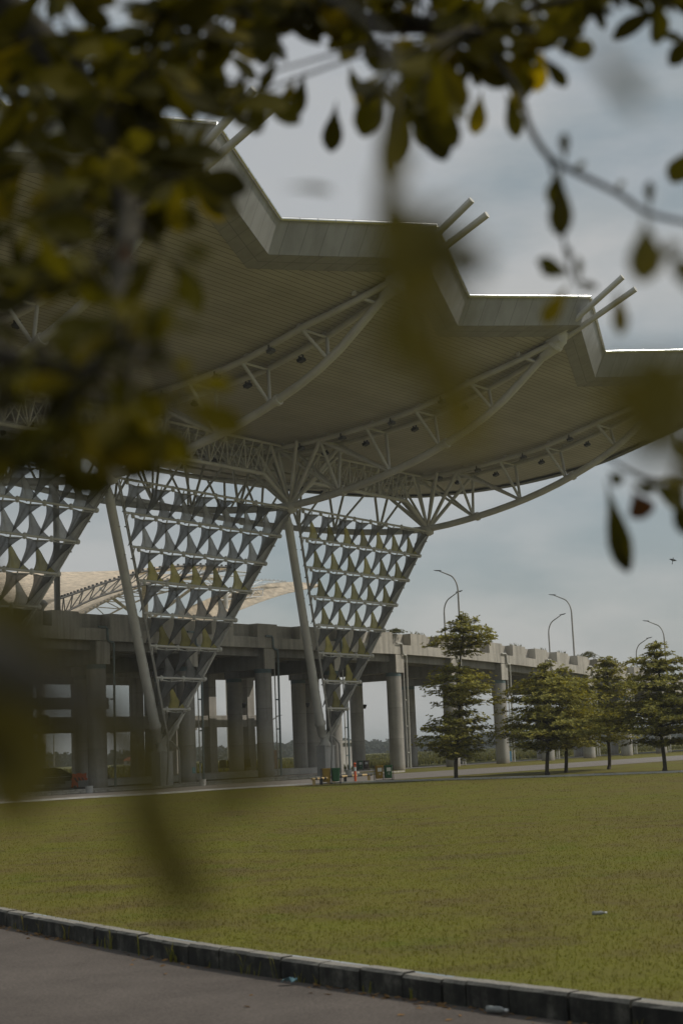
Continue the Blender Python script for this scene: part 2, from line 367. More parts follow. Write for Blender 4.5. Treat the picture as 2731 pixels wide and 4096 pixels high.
# ------------------------------------------------------------------ grass blades (near part of the lawn and a coarser far part)
rs=np.random.RandomState(5)
def blades(n,d0,d1,h0,h1,wd,name,mat_,power=1.,lean=.5,fall=False):
    # sampled over the ground the lens can see and a margin each side
    dd=(rs.rand(n)*(d1**power-d0**power)+d0**power)**(1/power); x=(rs.rand(n)*2-1)*.30*dd
    y=dd
    kx=np.array([p.x for p in ks]); ky=np.array([p.y for p in ks]); o=np.argsort(kx)
    ok=np.ones(n,bool); yk=np.interp(x,kx[o],ky[o]); ok&= (y>yk+.22)|(x<kx.min())
    # far side limit: inside the far kerb
    fx=np.array([p.x for p in pp]); fy=np.array([p.y for p in pp]); o=np.argsort(fx); ok&= y<np.interp(x,fx[o],fy[o])-.25
    if fall: ok&= rs.rand(n)<np.clip(1-(y-16)/58,0,1)**.8
    x=x[ok];y=y[ok];n=len(x)
    a=rs.rand(n)*6.283; hh=(h0+(h1-h0)*rs.rand(n)**2)*(np.clip(1-(y-13)/60,.22,1) if fall else 1); l=lean*hh*(rs.rand(n)); b2=rs.rand(n)*6.283; wv=wd*(.6+.8*rs.rand(n))
    wv=wv*(1+y/60)
    v=np.zeros((n*3,3),np.float32)
    v[0::3,0]=x-np.cos(a)*wv;v[0::3,1]=y-np.sin(a)*wv
    v[1::3,0]=x+np.cos(a)*wv;v[1::3,1]=y+np.sin(a)*wv
    v[2::3,0]=x+np.cos(b2)*l;v[2::3,1]=y+np.sin(b2)*l;v[2::3,2]=hh
    me=bpy.data.meshes.new(name); me.vertices.add(n*3); me.vertices.foreach_set('co',v.ravel())
    me.loops.add(n*3); me.loops.foreach_set('vertex_index',np.arange(n*3,dtype=np.int32))
    me.polygons.add(n); me.polygons.foreach_set('loop_start',np.arange(0,n*3,3,dtype=np.int32)); me.polygons.foreach_set('loop_total',np.full(n,3,np.int32))
    me.materials.append(mat_); me.update(calc_edges=True); me.validate()
    o=bpy.data.objects.new(name,me); COL.objects.link(o); return o
g=blades(420000,10,74,.015,.05,.0045,'grass',M['blade'],1.6,.7,True)
tag(g,'short olive turf grass covering the lawn beyond the kerb','grass',kind='stuff')
g=blades(26000,30,93,.015,.045,.008,'distant_grass',M['blade'],1.6)
tag(g,'clumpy turf at the far side of the lawn before the road','grass',kind='stuff')
# ------------------------------------------------------------------ curve helper
def hermite(tab,x):
    n=len(tab)
    if x<=tab[0][0]: i=0
    elif x>=tab[-1][0]: i=n-2
    else:
        i=0
        while tab[i+1][0]<x: i+=1
    (x0,y0),(x1,y1)=tab[i],tab[i+1]
    h=x1-x0; t=(x-x0)/h
    if x<tab[0][0] or x>tab[-1][0]: return y0+(y1-y0)*t
    def sl(j):
        if j==0: return (tab[1][1]-tab[0][1])/(tab[1][0]-tab[0][0])
        if j==n-1: return (tab[-1][1]-tab[-2][1])/(tab[-1][0]-tab[-2][0])
        return (tab[j+1][1]-tab[j-1][1])/(tab[j+1][0]-tab[j-1][0])
    m0,m1=sl(i)*h,sl(i+1)*h
    return (2*t**3-3*t*t+1)*y0+(t**3-2*t*t+t)*m0+(-2*t**3+3*t*t)*y1+(t**3-t*t)*m1
SOF=[(-40,32.7),(-36,31.6),(-30,29.55),(-22,27.5),(-14,25.9),(-7,24.85),(-3,24.6),(0,24.5),(4,24.55),(8,24.85),(12,25.35),(16,26.35),(20,27.45),(24,28.75),(27,29.8)]
BOT=[(-38,28.0),(-30,25.9),(-24,24.1),(-16,22.15),(-10,21.0),(-5,20.3),(0,20.0),(4.5,20.4),(9,21.2),(13.2,22.4),(17.6,24.3),(21.2,26.9),(23.2,28.35)]
zs=lambda v:hermite(SOF,v); zb=lambda v:hermite(BOT,v)
# ------------------------------------------------------------------ roof canopy
roof=empty('terminal_canopy',W(18,0,0),'huge pleated terminal roof with beige slatted soffit, zigzag grey fascia and white tube trusses','roof')
U0,U1=-3.0*S,2.5*S
def vE(u):
    t=u/S; t=abs((t+.5)%1-.5)*2      # 0 at an arm, 1 in the middle
    return 24.55-3.7*t
us=[]
k=-3.0
while k<=2.5+1e-6: us.append(k*S); k+=.125
arc={}
vv=[-38+i*.75 for i in range(84)]
al=[0]
for i in range(1,len(vv)): al.append(al[-1]+math.hypot(vv[i]-vv[i-1],zs(vv[i])-zs(vv[i-1])))
def arcl(v):
    i=min(len(vv)-2,max(0,int((v+38)/.75))); t=(v-vv[i])/.75; return al[i]+(al[i+1]-al[i])*t
mb=MB(); vs=[];uvs=[];fs=[]
nv=60
for u in us:
    e=vE(u)-1.45
    for j in range(nv+1):
        v=-38+(e+38)*j/nv; vs.append(W(u,v,zs(v))); uvs.append((u,arcl(v)))
for i in range(len(us)-1):
    for j in range(nv): a=i*(nv+1)+j; fs.append((a,a+1,a+nv+2,a+nv+1))
mb.add(vs,fs,True,uvs); mb.build('soffit',M['soffit'],roof)
mb=MB(); vs=[];uvs=[]
for u in us:
    e=vE(u); vs+=[W(u,e-1.45,zs(e-1.45)-.02),W(u,e,zs(e)-.02)]; uvs+=[(u,0),(u,1.4)]
mb.add(vs,[(2*i,2*i+1,2*i+3,2*i+2) for i in range(len(us)-1)],False,uvs); mb.build('soffit_border',M['border'],roof)
mb=MB(); vs=[];uvs=[];L=0
for i,u in enumerate(us):
    e=vE(u)
    if i: L+=math.hypot(u-us[i-1],e-vE(us[i-1]))
    vs+=[W(u,e,zs(e)-.02),W(u,e+.72,zs(e)+1.45),W(u,e+.85,zs(e)+1.68)]; uvs+=[(L,.1),(L,1.6),(L,2.)]
fs=[]
for i in range(len(us)-1): fs+=[(3*i,3*i+1,3*i+4,3*i+3),(3*i+1,3*i+2,3*i+5,3*i+4)]
mb.add(vs,fs,False,uvs); mb.build('fascia',M['fascia'],roof)
mb=MB()
zig=[k*.5*S for k in range(-6,6)]
for i in range(len(zig)-1):
    p=W(zig[i],vE(zig[i])+.87,zs(vE(zig[i]))+1.72); q=W(zig[i+1],vE(zig[i+1])+.87,zs(vE(zig[i+1]))+1.72)
    n=9
    for k in range(n): mb.tube([p.lerp(q,k/n+.002),p.lerp(q,(k+1)/n-.002)],.13,8)
mb.build('edge_flashing',M['cap'],roof)
mb=MB(); vs=[]
for u in us:
    e=vE(u)+.85; zt=zs(vE(u))+1.68
    for j in range(21):
        v=-38+(e+38)*j/20; t=min(1,(2.5*S-u)/4); vs.append(W(u,v,zs(v-.85)+.5+(1.18*t if j<20 else 1.18)))
fs=[]
for i in range(len(us)-1):
    for j in range(20): a=i*21+j; fs.append((a,a+21,a+22,a+1))
mb.add(vs,fs,True); mb.build('roof_covering',M['rooftop'],roof)
mb=MB(); vs=[]   # end verge
for j in range(nv+1):
    v=-38+(vE(U1)+38)*j/nv; vs+=[W(U1+.02,v,zs(v)-.28),W(U1+.02,v,zs(v)+.55),W(U1-.5,v,zs(v)-.20)]
fs=[]
for j in range(nv): fs+=[(3*j,3*j+1,3*j+4,3*j+3),(3*j,3*j+3,3*j+5,3*j+2)]
mb.add(vs,fs); mb.build('verge',M['border'],roof)
VT=[-32,-27.5,-23,-18.4,-14,-9.2,-4.4,0,3.9,8,12.2,16.7,20.7]
VB=[-31,-26.5,-22,-17.8,-13.5,-9.6,-4.9,0,4.5,9,13.2,17.6,21.2]
wt=1.25
for i in (-2,-1,0,1,2):
    u=i*S
    arm=MB()
    vsq=[-37+k*1.5 for k in range(41)]
    vsq=[v for v in vsq if v<=22.4]+[23.2]
    arm.tube([W(u,v,zb(v)) for v in vsq],[.27 if v<21 else .24 for v in vsq],10)
    A=arm.build('truss_arm',M['steel'],roof)
    for v in (4.9,13.8,-9.9,-20): 
        j=MB(); d=(W(u,v+.2,zb(v+.2))-W(u,v-.2,zb(v-.2))).normalized(); c=W(u,v,zb(v)); j.tube([c-d*.12,c+d*.12],.36,10); j.build('pipe_flange',M['steel'],A)
    j=MB(); j.lathe(W(u,0,19.75),[(.2,-.35),(.5,-.2),(.55,.1),(.4,.45),(.2,.5)],12)
    j.build('hub_node',M['steel'],A)
    for sgn in (-1,1):
        t=MB(); q=[]
        for v in vsq:
            k=1 if v<17 else max(.28,1-(v-17)/6.2*.75)
            q.append(W(u+sgn*wt*k,v,min(zs(v)-.32,99)))
        t.tube(q,.2,8)
        for v in range(-34,22,2):
            if v%4==0: p=W(u+sgn*wt,v+.5,zs(v+.5)-.12); t.box(p,UX,VX,Z,.05,.12,.14)
        t.build('top_chord',M['steel'],A)
        tp=MB()
        p0=W(u+sgn*.34,22.2,zb(22.2)+.3); p1=W(u+sgn*.36,28.25+sgn*.25,31.0-sgn*.38)
        tp.tube([p0,p1],.2,10); tp.build('tube_tip',M['steel'],A)
    cn=MB(); cn.tube([W(u,21.6,zb(21.6)+.05),W(u,22.5,zb(22.5)+.12),W(u,23.0,zb(23)+.2),W(u,23.4,zb(23.4)+.3)],[.3,.62,.60,.34],12)
    cn.tube([W(u,22.45,zb(22.45)+.1),W(u,22.6,zb(22.6)+.14)],.68,12); cn.build('cone_joint',M['steel'],A)
    for k in range(len(VT)):
        wb=MB()
        vt,vb=VT[k],VB[k]
        kk=1 if vt<17 else .55
        c=W(u,vb,zb(vb)+.1); ta=W(u-wt*kk,vt,zs(vt)-.4); tb=W(u+wt*kk,vt,zs(vt)-.4)
        r=.115
        wb.tube([c,ta],r,6); wb.tube([c,tb],r,6); wb.tube([ta,tb],r*.8,6)
        if -24<vt<9:
            if vt<0: k2=k+1
            else: k2=k+1
            if vt<-.1:
                wb.tube([W(u,vb,zb(vb)+.1),W(u-wt,VT[k2],zs(VT[k2])-.4)],r*.9,6); 
            elif vt<4:
                c2=W(u,VB[k2],zb(VB[k2])+.1)
                wb.tube([c2,ta],r,6); wb.tube([c2,tb],r,6)
        if k in (6,8):
            for sg in(-1,1): wb.tube([W(u,0,19.9),W(u+sg*wt,vt,zs(vt)-.4)],.15,8)
        wb.build('web_panel',M['steel'],A)
    # floodlights
    for v in (2.2,5.9,10.2,14.4,-6,-12):
        for sg in (-1,1):
            f=MB(); c=W(u+sg*wt+(.0 if sg<0 else .45),v,zs(v)-.66)
            tilt=(VX*.3-Z).normalized(); sd_=UX; up=tilt.cross(sd_)
            f.box(c,sd_,up,tilt,.21,.20,.10); f.box(c+Z*.2-UX*.19,UX,VX,Z,.02,.05,.14); f.box(c+Z*.2+UX*.19,UX,VX,Z,.02,.05,.14); f.box(c+Z*.33,UX,VX,Z,.21,.05,.02)
            f.build('floodlight',M['darksteel'] if sg<0 else M['black'],A)
# lattice trusses between arms and rafters behind
for i in (-3,-2,-1,0,1):
    u0=i*S+2.9; u1=(i+1)*S-3.0; lt=MB(); n=13
    for vo in (-.75,.75):
        lt.tube([W(u0-.6,vo,24.15),W(u1+1.2,vo,24.15)],.10,6)
    lt.tube([W(u0,0,22.05),W(u1,0,22.05)],.15,8)
    for k in range(n+1):
        a=u0+(u1-u0)*k/n
        for vo in (-.75,.75):
            lt.tube([W(a,vo,24.1),W(a,0,22.1)],.05,5)
            if k<n: lt.tube([W(a,0,22.1) if k%2 else W(a,vo,24.1),W(a+(u1-u0)/n,vo,24.1) if k%2 else W(a+(u1-u0)/n,0,22.1)],.045,5)
        lt.tube([W(a,-.75,24.1),W(a,.75,24.1)],.05,5)
    for (a,b_) in ((u0,i*S),(u1,(i+1)*S)):
        lt.tube([W(a,0,22.05),W(b_,0,20.1)],.16,8)
        lt.tube([W(a,.75,24.1),W(b_,0,20.1)],.11,6); lt.tube([W(a,-.75,24.1),W(b_,0,20.1)],.11,6)
        for vo in (-3.6,3.0):
            m_=W(a*.35+b_*.65+ (1.8 if b_<a else -1.8),vo,24.05); lt.tube([m_,W(b_,0,20.1)],.13,6)
    lt.build('lattice_truss',M['steel'],roof)
    rf=MB()
    for v in (-30,-22,-14,-7): rf.tube([W(i*S,v,zs(v)-.35),W((i+1)*S,v,zs(v)-.35)],.11,6)
    rf.build('purlin',M['steel_dirty'],roof)
# ------------------------------------------------------------------ V supports with sail screens
def sail_mesh(A,B,R,apex,name):
    cor=[A,R,B]; ring=[]
    for e in range(3):
        p,q=cor[e],cor[(e+1)%3]
        for k in range(4):
            t=k/4; ring.append((p.lerp(q,t),4*t*(1-t)))
    G=(A+B+R)/3; m=MB(); vs=[];fs=[]; n=len(ring); T=7
    for lv in range(T):
        t=lv/T; ax=G.lerp(apex,t); f=(1-t)*(1-.30*math.sin(math.pi*min(1,t*1.15)))
        for p,bw in ring:
            q=p+(G-p)*.16*bw; vs.append(ax+(q-G)*f+ (apex-G)*.035*bw*(1-t))
    vs.append(apex)
    for lv in range(T-1):
        for k in range(n): fs.append((lv*n+k,lv*n+(k+1)%n,(lv+1)*n+(k+1)%n,(lv+1)*n+k))
    for k in range(n): fs.append(((T-1)*n+k,(T-1)*n+(k+1)%n,T*n))
    m.add(vs,fs,True); m.seam=len(m.f); m.tube([R+(G-R)*.05,(R+(G-R)*.05).lerp(apex,.45)+(G-R)*.06,apex],.028,5); return m
def seam(o):
    me=o.data; me.materials.append(M['darksteel']); n=len(me.polygons); k0=n-12
    for p in me.polygons:
        if p.index>=n-12: p.material_index=1
LBL={-1:'V shaped mast with grey mesh sails, cut off at the left edge',0:'middle one of three V shaped masts with grey and yellow sails',1:'rightmost V shaped mast with grey and yellow sails, behind the orange post'}
for i in (-1,0,1):
    ub=i*S; base=W(ub+8.8,-3.9,0)
    t=empty('v_support',base,LBL[i],'support structure','V supports with sail screens')
    def E_(a,v,z): return W(ub+a,v,z)
    p=MB(); p.box(W(ub+8.75,-4.1,1.15),UX,VX,Z,.62,.42,1.15); p.box(W(ub+8.75,-4.1,2.33),UX,VX,Z,.68,.47,.04); p.build('pedestal',M['plinth'],t)
    foot=MB(); foot.tube([W(ub+8.75,-4.1,2.3),W(ub+8.75,-4.1,2.75),W(ub+8.7,-4.1,3.5)],[.55,.3,.5],14); foot.build('footing_cone',M['steel'],t)
    for (top,nm) in (((0,-.35,19.6),0),((S,-.35,19.6),1)):
        b0=V3(W(ub+8.75,-4.1,3.1)); b1=V3(E_(*top)); f=MB()
        if nm==0: b0=b0-UX*.35
        else: b0=b0+UX*.35
        q=[b0.lerp(b1,x) for x in (0,.05,.055,.065,.07,.4,.93,.94,.95,1)]
        f.tube(q,[.30,.36,.44,.44,.36,.33,.32,.38,.30,.2],14)
        for x in np.arange(.1,.95,.105): f.tube([b0.lerp(b1,x),b0.lerp(b1,x)+VX*.45],.03,5)
        f.build('mast_tube',M['steel'],t)
    apex=W(ub+8.75,-3.5,3.1)
    rl0,rr0=W(ub+.5,.15,19.9),W(ub+S+.3,.15,19.9)
    for a,side in ((rl0,0),(rr0,1)):
        g=MB(); off=UX*.17
        g.tube([a,apex],.055,6); g.tube([a+off*(1 if side==0 else -1),apex+off*(.5 if side==0 else -.5)],.05,6)
        for x in np.arange(.06,1,.118):
            c=a.lerp(apex,x); g.box(c,UX,VX,Z,.12,.1,.04)
        if side==0: g.tube([apex,W(ub+8.55,-3.3,2.2),W(ub+8.5,-3.45,.1)],.07,7)
        else: g.tube([apex,W(ub+9.0,-3.4,3.0),W(ub+9.9,-3.6,2.5),W(ub+9.95,-3.6,2.3),W(ub+9.95,-3.6,.1)],.07,7)
        g.build('downpipe',M['steel_dirty'],t)
    L0,R0,AP=W(ub+1.4,.15,19.75),W(ub+S+.25,.15,19.75),W(ub+9.15,-3.5,3.1)
    rows=8
    def P(k,j):
        a=L0.lerp(AP,k/8); c=R0.lerp(AP,k/8); n=8-k
        return a.lerp(c,j/n) if n else a
    sway=.45
    hub=lambda k,j:(P(k,j)+P(k,j+1))/2-VX*sway*.4-Z*.42
    Rp=lambda k,j:(P(k,j)+P(k,j+1))/2-VX*.42-Z*.02
    dn=up=upy=None
    for k in range(8):
        br=MB(); a0=rl0.lerp(apex,k/8); r0=R0.lerp(AP,k/8)
        br.tube([a0,r0],.085,7)
        br.lathe(r0,[(.1,-.16),(.17,-.1),(.17,.1),(.1,.16)],8,UX)
        br.tube([a0+(V3(P(k,0))-a0)*.5,a0-Z*.0+(apex-a0).normalized()*.7],.05,5)
        for j in range(8-k):
            h=hub(k,j)
            for q in (P(k,j),P(k,j+1),Rp(k,j)): br.tube([h+Z*.2,V3(q)-Z*.12],.045,5)
            br.tube([(P(k,j)+P(k,j+1))/2,h],.05,5)
            for q in (P(k,j),): br.lathe(V3(q),[(.06,-.2),(.13,-.12),(.13,.12),(.06,.2)],7)
            m_=Rp(k,j); br.tube([P(k,j)-Z*.12,(P(k,j)+m_)/2-Z*.12+UX*.12,m_-Z*.12,(P(k,j+1)+m_)/2-Z*.12-UX*.12,P(k,j+1)-Z*.12],.04,5)
        br.build('sail_bar',M['steel'],t)
        for j in range(8-k):
            # hanging sail
            a=P(k,j);c=P(k,j+1);r_=Rp(k,j)
            ins=lambda q:V3(q)+((a+c+r_)/3-V3(q))*.13-Z*.14
            if dn is None:
                dn=sail_mesh(ins(a),ins(c),ins(r_),V3(P(k+1,j))-UX*1.0+Z*.12,'s').build('hanging_sail',M['sail_grey'],t); seam(dn); dref=V3(a); dn0=dn
            else:
                o=dn0.copy(); COL.objects.link(o); o.parent=t; o.location=V3(a)-dref
            if k>0:
                ins2=lambda q:V3(q)+((a+c+r_)/3-V3(q))*.06+Z*.04
                yel=(k in (3,5,7)) or (i==1 and k==1 and j!=2)
                if up is None:
                    up=sail_mesh(ins2(a),ins2(c),ins2(r_),hub(k-1,j)-Z*.05,'s').build('standing_sail',M['sail_pale_lit'],t); uref=V3(a); up0=up
                    seam(up0); upy_me=up0.data.copy(); upy_me.materials[0]=M['sail_yellow']; o=up0
                else:
                    o=up0.copy(); COL.objects.link(o); o.parent=t; o.location=V3(a)-uref
                if yel: o.data=upy_me; o['label']='yellowed mesh sail'
# ------------------------------------------------------------------ viaduct
via=empty('viaduct',W(30,-12,0),'long raised concrete roadway on round columns with stepped parapet, running past the masts','viaduct')
def drop(u): 
    x=max(0,u-44); return .0007*x*x+.012*x if x<60 else .0007*3600+.012*60+(x-60)*.09
def run(mb,u0,u1,v0,v1,z0,z1,step=9.2):
    # box along u that follows the ramp
    n=max(1,int((u1-u0)/step)); vs=[];fs=[]
    for k in range(n+1):
        u=u0+(u1-u0)*k/n; dz=drop(u)
        vs+=[W(u,v0,z0-dz),W(u,v1,z0-dz),W(u,v1,z1-dz),W(u,v0,z1-dz)]
    for k in range(n):
        for j in range(4): a=k*4; fs.append((a+j,a+(j+1)%4,a+4+(j+1)%4,a+4+j))
    fs+=[(3,2,1,0),(n*4,n*4+1,n*4+2,n*4+3)]
    mb.add(vs,fs)
BU=9.22; cu0=6.25
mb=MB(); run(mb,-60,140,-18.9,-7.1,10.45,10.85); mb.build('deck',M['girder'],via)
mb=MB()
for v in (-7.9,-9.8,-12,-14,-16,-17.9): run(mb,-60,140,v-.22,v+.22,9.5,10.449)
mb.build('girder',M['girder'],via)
for vf in (-7.0,-19.0):
    q=-60; k=0; mb=MB()
    while q<138:
        run(mb,q+.012,q+BU-.012,vf-.25,vf,10.12,10.95,3); q+=BU
    mb.build('edge_beam',M['concrete'],via)
    mb=MB(); mb2=MB()
    run(mb,-60,138,vf-1.05 if vf>-10 else vf+.8,vf-.85 if vf>-10 else vf+1.0,10.9,12.02,3)
    mb.build('parapet',M['concrete'],via)
q=-3.98-5.45*9; n=0; vf=-7.02
while q<104:
    per=5.45 if q<44 else 4.6
    if q+2.9>44 and q<44: per=4.7
    b=MB(); run(b,q+.0,q+2.5,vf-.849,vf,10.952,12.025,3); b.build('parapet_block',M['concrete'],via)
    q+=per; n+=1
k=-7
while True:
    u=cu0+k*BU
    if u>112: break
    dz=drop(u)
    for v in (-7.75,-18.4):
        c=MB(); r=.66
        c.tube([W(u,v,-.1),W(u,v,.02),W(u,v,8.2-dz)],r,28,False); c.build('column',M['column'],via)
        c=MB(); c.tube([W(u,v,8.2-dz),W(u,v,8.52-dz)],r+.012,28,False); c.build('column_band',M['joint'],via)
    c=MB(); c.box(W(u,-13.05,9.31-dz),UX,VX,Z,.60,5.95,.79)
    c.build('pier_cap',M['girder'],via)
    c=MB(); c.box(W(u,-7.06,9.29-dz),UX,VX,Z,.63,.06,.79); c.build('cap_face',M['concrete'],via)
    # down pipe
    d=MB(); q1=u+.55
    d.tube([W(q1-1.1,-6.9,11.05-dz),W(q1-.35,-6.9,11.05-dz),W(q1-.22,-6.9,10.95-dz),W(q1-.2,-6.9,10.2-dz),W(q1-.1,-6.85,10.05-dz),W(q1+.25,-6.85,10.02-dz),W(q1+.36,-6.9,9.9-dz),W(q1+.36,-7.0,.15)],.085,7)
    for z in (1.5,3.8,6.1): d.box(W(q1+.28,-7.05,z),UX,VX,Z,.22,.05,.05)
    d.build('drain_pipe',M['grey_pipe'] if u<40 else M['pale_pipe'],via)
    if u>8:
        d=MB(); d.tube([W(q1+.1,-7.1,9.5-dz),W(q1+.1,-7.1,.2)],.05,6); d.build('conduit',M['pale_pipe'],via)
    if k>=0 and k<6:
        f=MB(); c=W(u+.75,-18.0,6.2-dz); f.box(c,UX,(VX-Z*.5).normalized(),(Z+VX*.5).normalized(),.22,.07,.2); f.box(c-UX*.2+VX*.0,UX,VX,Z,.16,.05,.05); f.build('floodlight',M['black'],via)
    k+=1
mb=MB(); mb.tube([W(cu0+4*BU+1.75,-18.4,-.1),W(cu0+4*BU+1.75,-18.4,9.6)],.9,24,False); mb.build('joint_column',M['column'],via)
# terminal frame behind the viaduct
fr=empty('building_skeleton',W(20,-27,0),'grey concrete building frame with square columns and crossbeams seen under the viaduct','building frame')
for v in (-24,-33):
    for u in (-30,-21,-12,-4,5.5,14.6,22.4,29.4,37,42.5):
        c=MB(); c.ubox(u-.5,u+.5,v-.45,v+.45,-.05,11.5); c.build('frame_column',M['column'],fr)
    for z0,z1 in ((4.5,5.56),(8.85,9.9)):
        c=MB(); c.ubox(-32,45.2 if z0<5 else 44,v-.35,v+.35,z0,z1); c.build('crossbeam',M['column'],fr)
c=MB(); c.ubox(-32,24,-24.3,-23.9,6.2,7.15); c.build('crossbeam',M['column'],fr)
for u in (-21,5.5,29.4):
    c=MB(); c.ubox(u-.35,u+.35,-32.5,-24.5,4.6,5.5); c.build('tie_beam',M['column'],fr)
for u in (15.7,30.2):
    c=MB(); c.ubox(u-.25,u+.55,-23.5,-23.0,4.9,5.7); c.build('service_box',M['darksteel'],fr)
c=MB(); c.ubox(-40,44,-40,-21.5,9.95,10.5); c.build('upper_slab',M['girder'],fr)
tc_=tag(MB().tube([W(24.1,-30,10.4),W(24.1,-30,27)],.28,16,False).build('roof_column',M['steel_dirty']),'slender pale tall column rising behind the leftmost sail screen to the roof','column')
# ledge, shed
led=tag(MB().ubox(14,45,-21.2,-16.0,.0,.5).build('concrete_ledge',M['plinth']),'low pale concrete ledge between the viaduct columns under the waiting seats','ledge')
shed=empty('guard_hut',W(64,-30,0),'small white hut glimpsed behind the viaduct columns','hut')
c=MB(); c.ubox(62.5,65.5,-31,-28.5,0,2.7); c.build('wall',M['plinth'],shed)
c=MB(); c.ubox(62.2,65.8,-31.4,-28.2,2.7,2.95); c.build('roof',M['pale_pipe'],shed)
c=MB(); c.ubox(62.48,62.5,-30.2,-29.3,1.1,1.9); c.build('window',M['black'],shed)
# ------------------------------------------------------------------ tensile canopies beyond the viaduct
def sheet(mb,A,B,sag,n=14,m=6):
    def at(L,t):
        x=t*(len(L)-1); i=min(len(L)-2,int(x)); return V3(L[i]).lerp(V3(L[i+1]),x-i)
    vs=[];fs=[]
    A=smooth_poly([V3(p) for p in A],4);B=smooth_poly([V3(p) for p in B],4)
    for i in range(n+1):
        for j in range(m+1):
            t=j/m; p=at(A,i/n).lerp(at(B,i/n),t); p.z-=sag*4*t*(1-t); vs.append(p)
    for i in range(n):
        for j in range(m): a=i*(m+1)+j; fs.append((a,a+1,a+m+2,a+m+1))
    top=[p+Z*.06 for p in vs]; k=len(vs)
    mb.add(vs+top,fs+[tuple(x+k for x in reversed(f)) for f in fs],True)
def truss(mb,A,B,r=.09,n=14):
    A=smooth_poly([V3(p) for p in A],5);B=smooth_poly([V3(p) for p in B],5)
    mb.tube(A,r,6);mb.tube(B,r,6)
    def at(L,t):
        x=t*(len(L)-1); i=min(len(L)-2,int(x)); return L[i].lerp(L[i+1],x-i)
    for i in range(n):
        mb.tube([at(A,i/n),at(B,(i+.5)/n)],r*.6,5); mb.tube([at(B,(i+.5)/n),at(A,(i+1)/n)],r*.6,5)
    for i in range(n*3):
        p=at(A,(i+.5)/(n*3)); mb.box(p+Z*r*1.6,UX,VX,Z,.09,.1,r*.9)
tl=empty('tensile_canopy',W(45,-50,0),'wide beige tensile membrane roof with curved truss, behind the left mast','fabric canopy','fabric canopies beyond the viaduct')
a1=[W(34,-45,16.2),W(38.5,-45,18.2),W(41.6,-45,19.15),W(46.2,-45,20.55),W(52,-45,22.1),W(59.5,-45,23.2),W(66,-45,23.4)]
b1=[W(42,-60,22.6),W(48.7,-60,23.25),W(53.2,-60,23.5),W(63.7,-60,24.4),W(74.5,-60,25.9),W(80,-60,26)]
m_=MB(); sheet(m_,a1,b1,.5); m_.build('membrane',M['membrane'],tl)
m_=MB(); truss(m_,a1[1:],[W(39,-45,16.6),W(40.4,-45,17.3),W(44.1,-45,18.7),W(48.5,-45,19.9),W(56,-45,21.4),W(65,-45,23)],.11,13); m_.build('edge_truss',M['darksteel'],tl)
m_=MB(); m_.tube([W(36.6,-45.5,0),W(36.6,-45.5,17.4)],.45,14); m_.lathe(W(36.6,-45.5,17.2),[(.45,0),(.8,.4),(.8,.6),(.5,.9)],14); m_.build('mast',M['steel_dirty'],tl)
t2=empty('tensile_canopy',W(65,-65,0),'second beige membrane roof with lattice edge, glimpsed through the middle sail screen','fabric canopy','fabric canopies beyond the viaduct')
a2=[W(53,-60,16.5),W(58,-60,19.3),W(62.3,-60,21.1),W(67.4,-60,22.8),W(74,-60,24.2),W(82,-60,24.8)]
b2=[W(60,-74,20.5),W(68,-74,23.2),W(78,-74,26),W(90,-74,27.2),W(99,-74,27.6)]
m_=MB(); sheet(m_,a2,b2,.5); m_.build('membrane',M['membrane'],t2)
m_=MB(); truss(m_,a2,[W(56,-60,16.2),W(62,-60,19.3),W(70,-60,22),W(78,-60,23.4),W(82,-60,24)],.10,12); m_.build('edge_truss',M['pale_pipe'],t2)
m_=MB(); m_.tube([W(74,-66,0),W(74,-66,24.5)],.4,12); m_.tube([W(74,-66,19),W(84,-66,24.5)],.2,8); m_.tube([W(74,-66,19),W(66,-66,23)],.2,8); m_.build('mast',M['pale_pipe'],t2)
t3=empty('tensile_canopy',W(92,-62,0),'pointed beige membrane wing with white steel frame, between the two right masts','fabric canopy','fabric canopies beyond the viaduct')
a3=[W(72,-60,16),W(79,-60,18.8),W(85.3,-60,20.6),W(90,-60,22.0),W(95.2,-60,23.35),W(98.5,-60,24.0),W(103.4,-60,25.1)]
b3=[W(76,-62,20.2),W(84,-62,22.9),W(89.6,-62,23.9),W(94.5,-62,24.9),W(99.5,-62,25.5),W(103,-62,25.6),W(106,-62,25.6)]
m_=MB(); sheet(m_,a3,b3,.3); m_.build('membrane',M['membrane'],t3)
m_=MB(); truss(m_,[W(86,-61,24.2),W(89,-61,24.9),W(93,-61,25.3),W(97.2,-61,25.3)],[W(84,-61,22.9),W(89,-61,24.2),W(95,-61,25.1)],.07,5)
truss(m_,[W(83,-61,22.7),W(88,-61,23.6),W(92,-61,23.9)],[W(83,-61,22.0),W(88,-61,22.6),W(92.5,-61,23.0)],.09,4)
m_.tube([W(76,-61,25.4),W(84,-61,26),W(91,-61,26.1)],.14,6); m_.tube([W(76,-61,24.6),W(84,-61,25.2),W(91,-61,25.9)],.1,6)
m_.build('steel_frame',M['cap'],t3)
m_=MB(); m_.tube([W(84,-61,0),W(84,-61,23)],.35,12); m_.build('mast',M['pale_pipe'],t3)
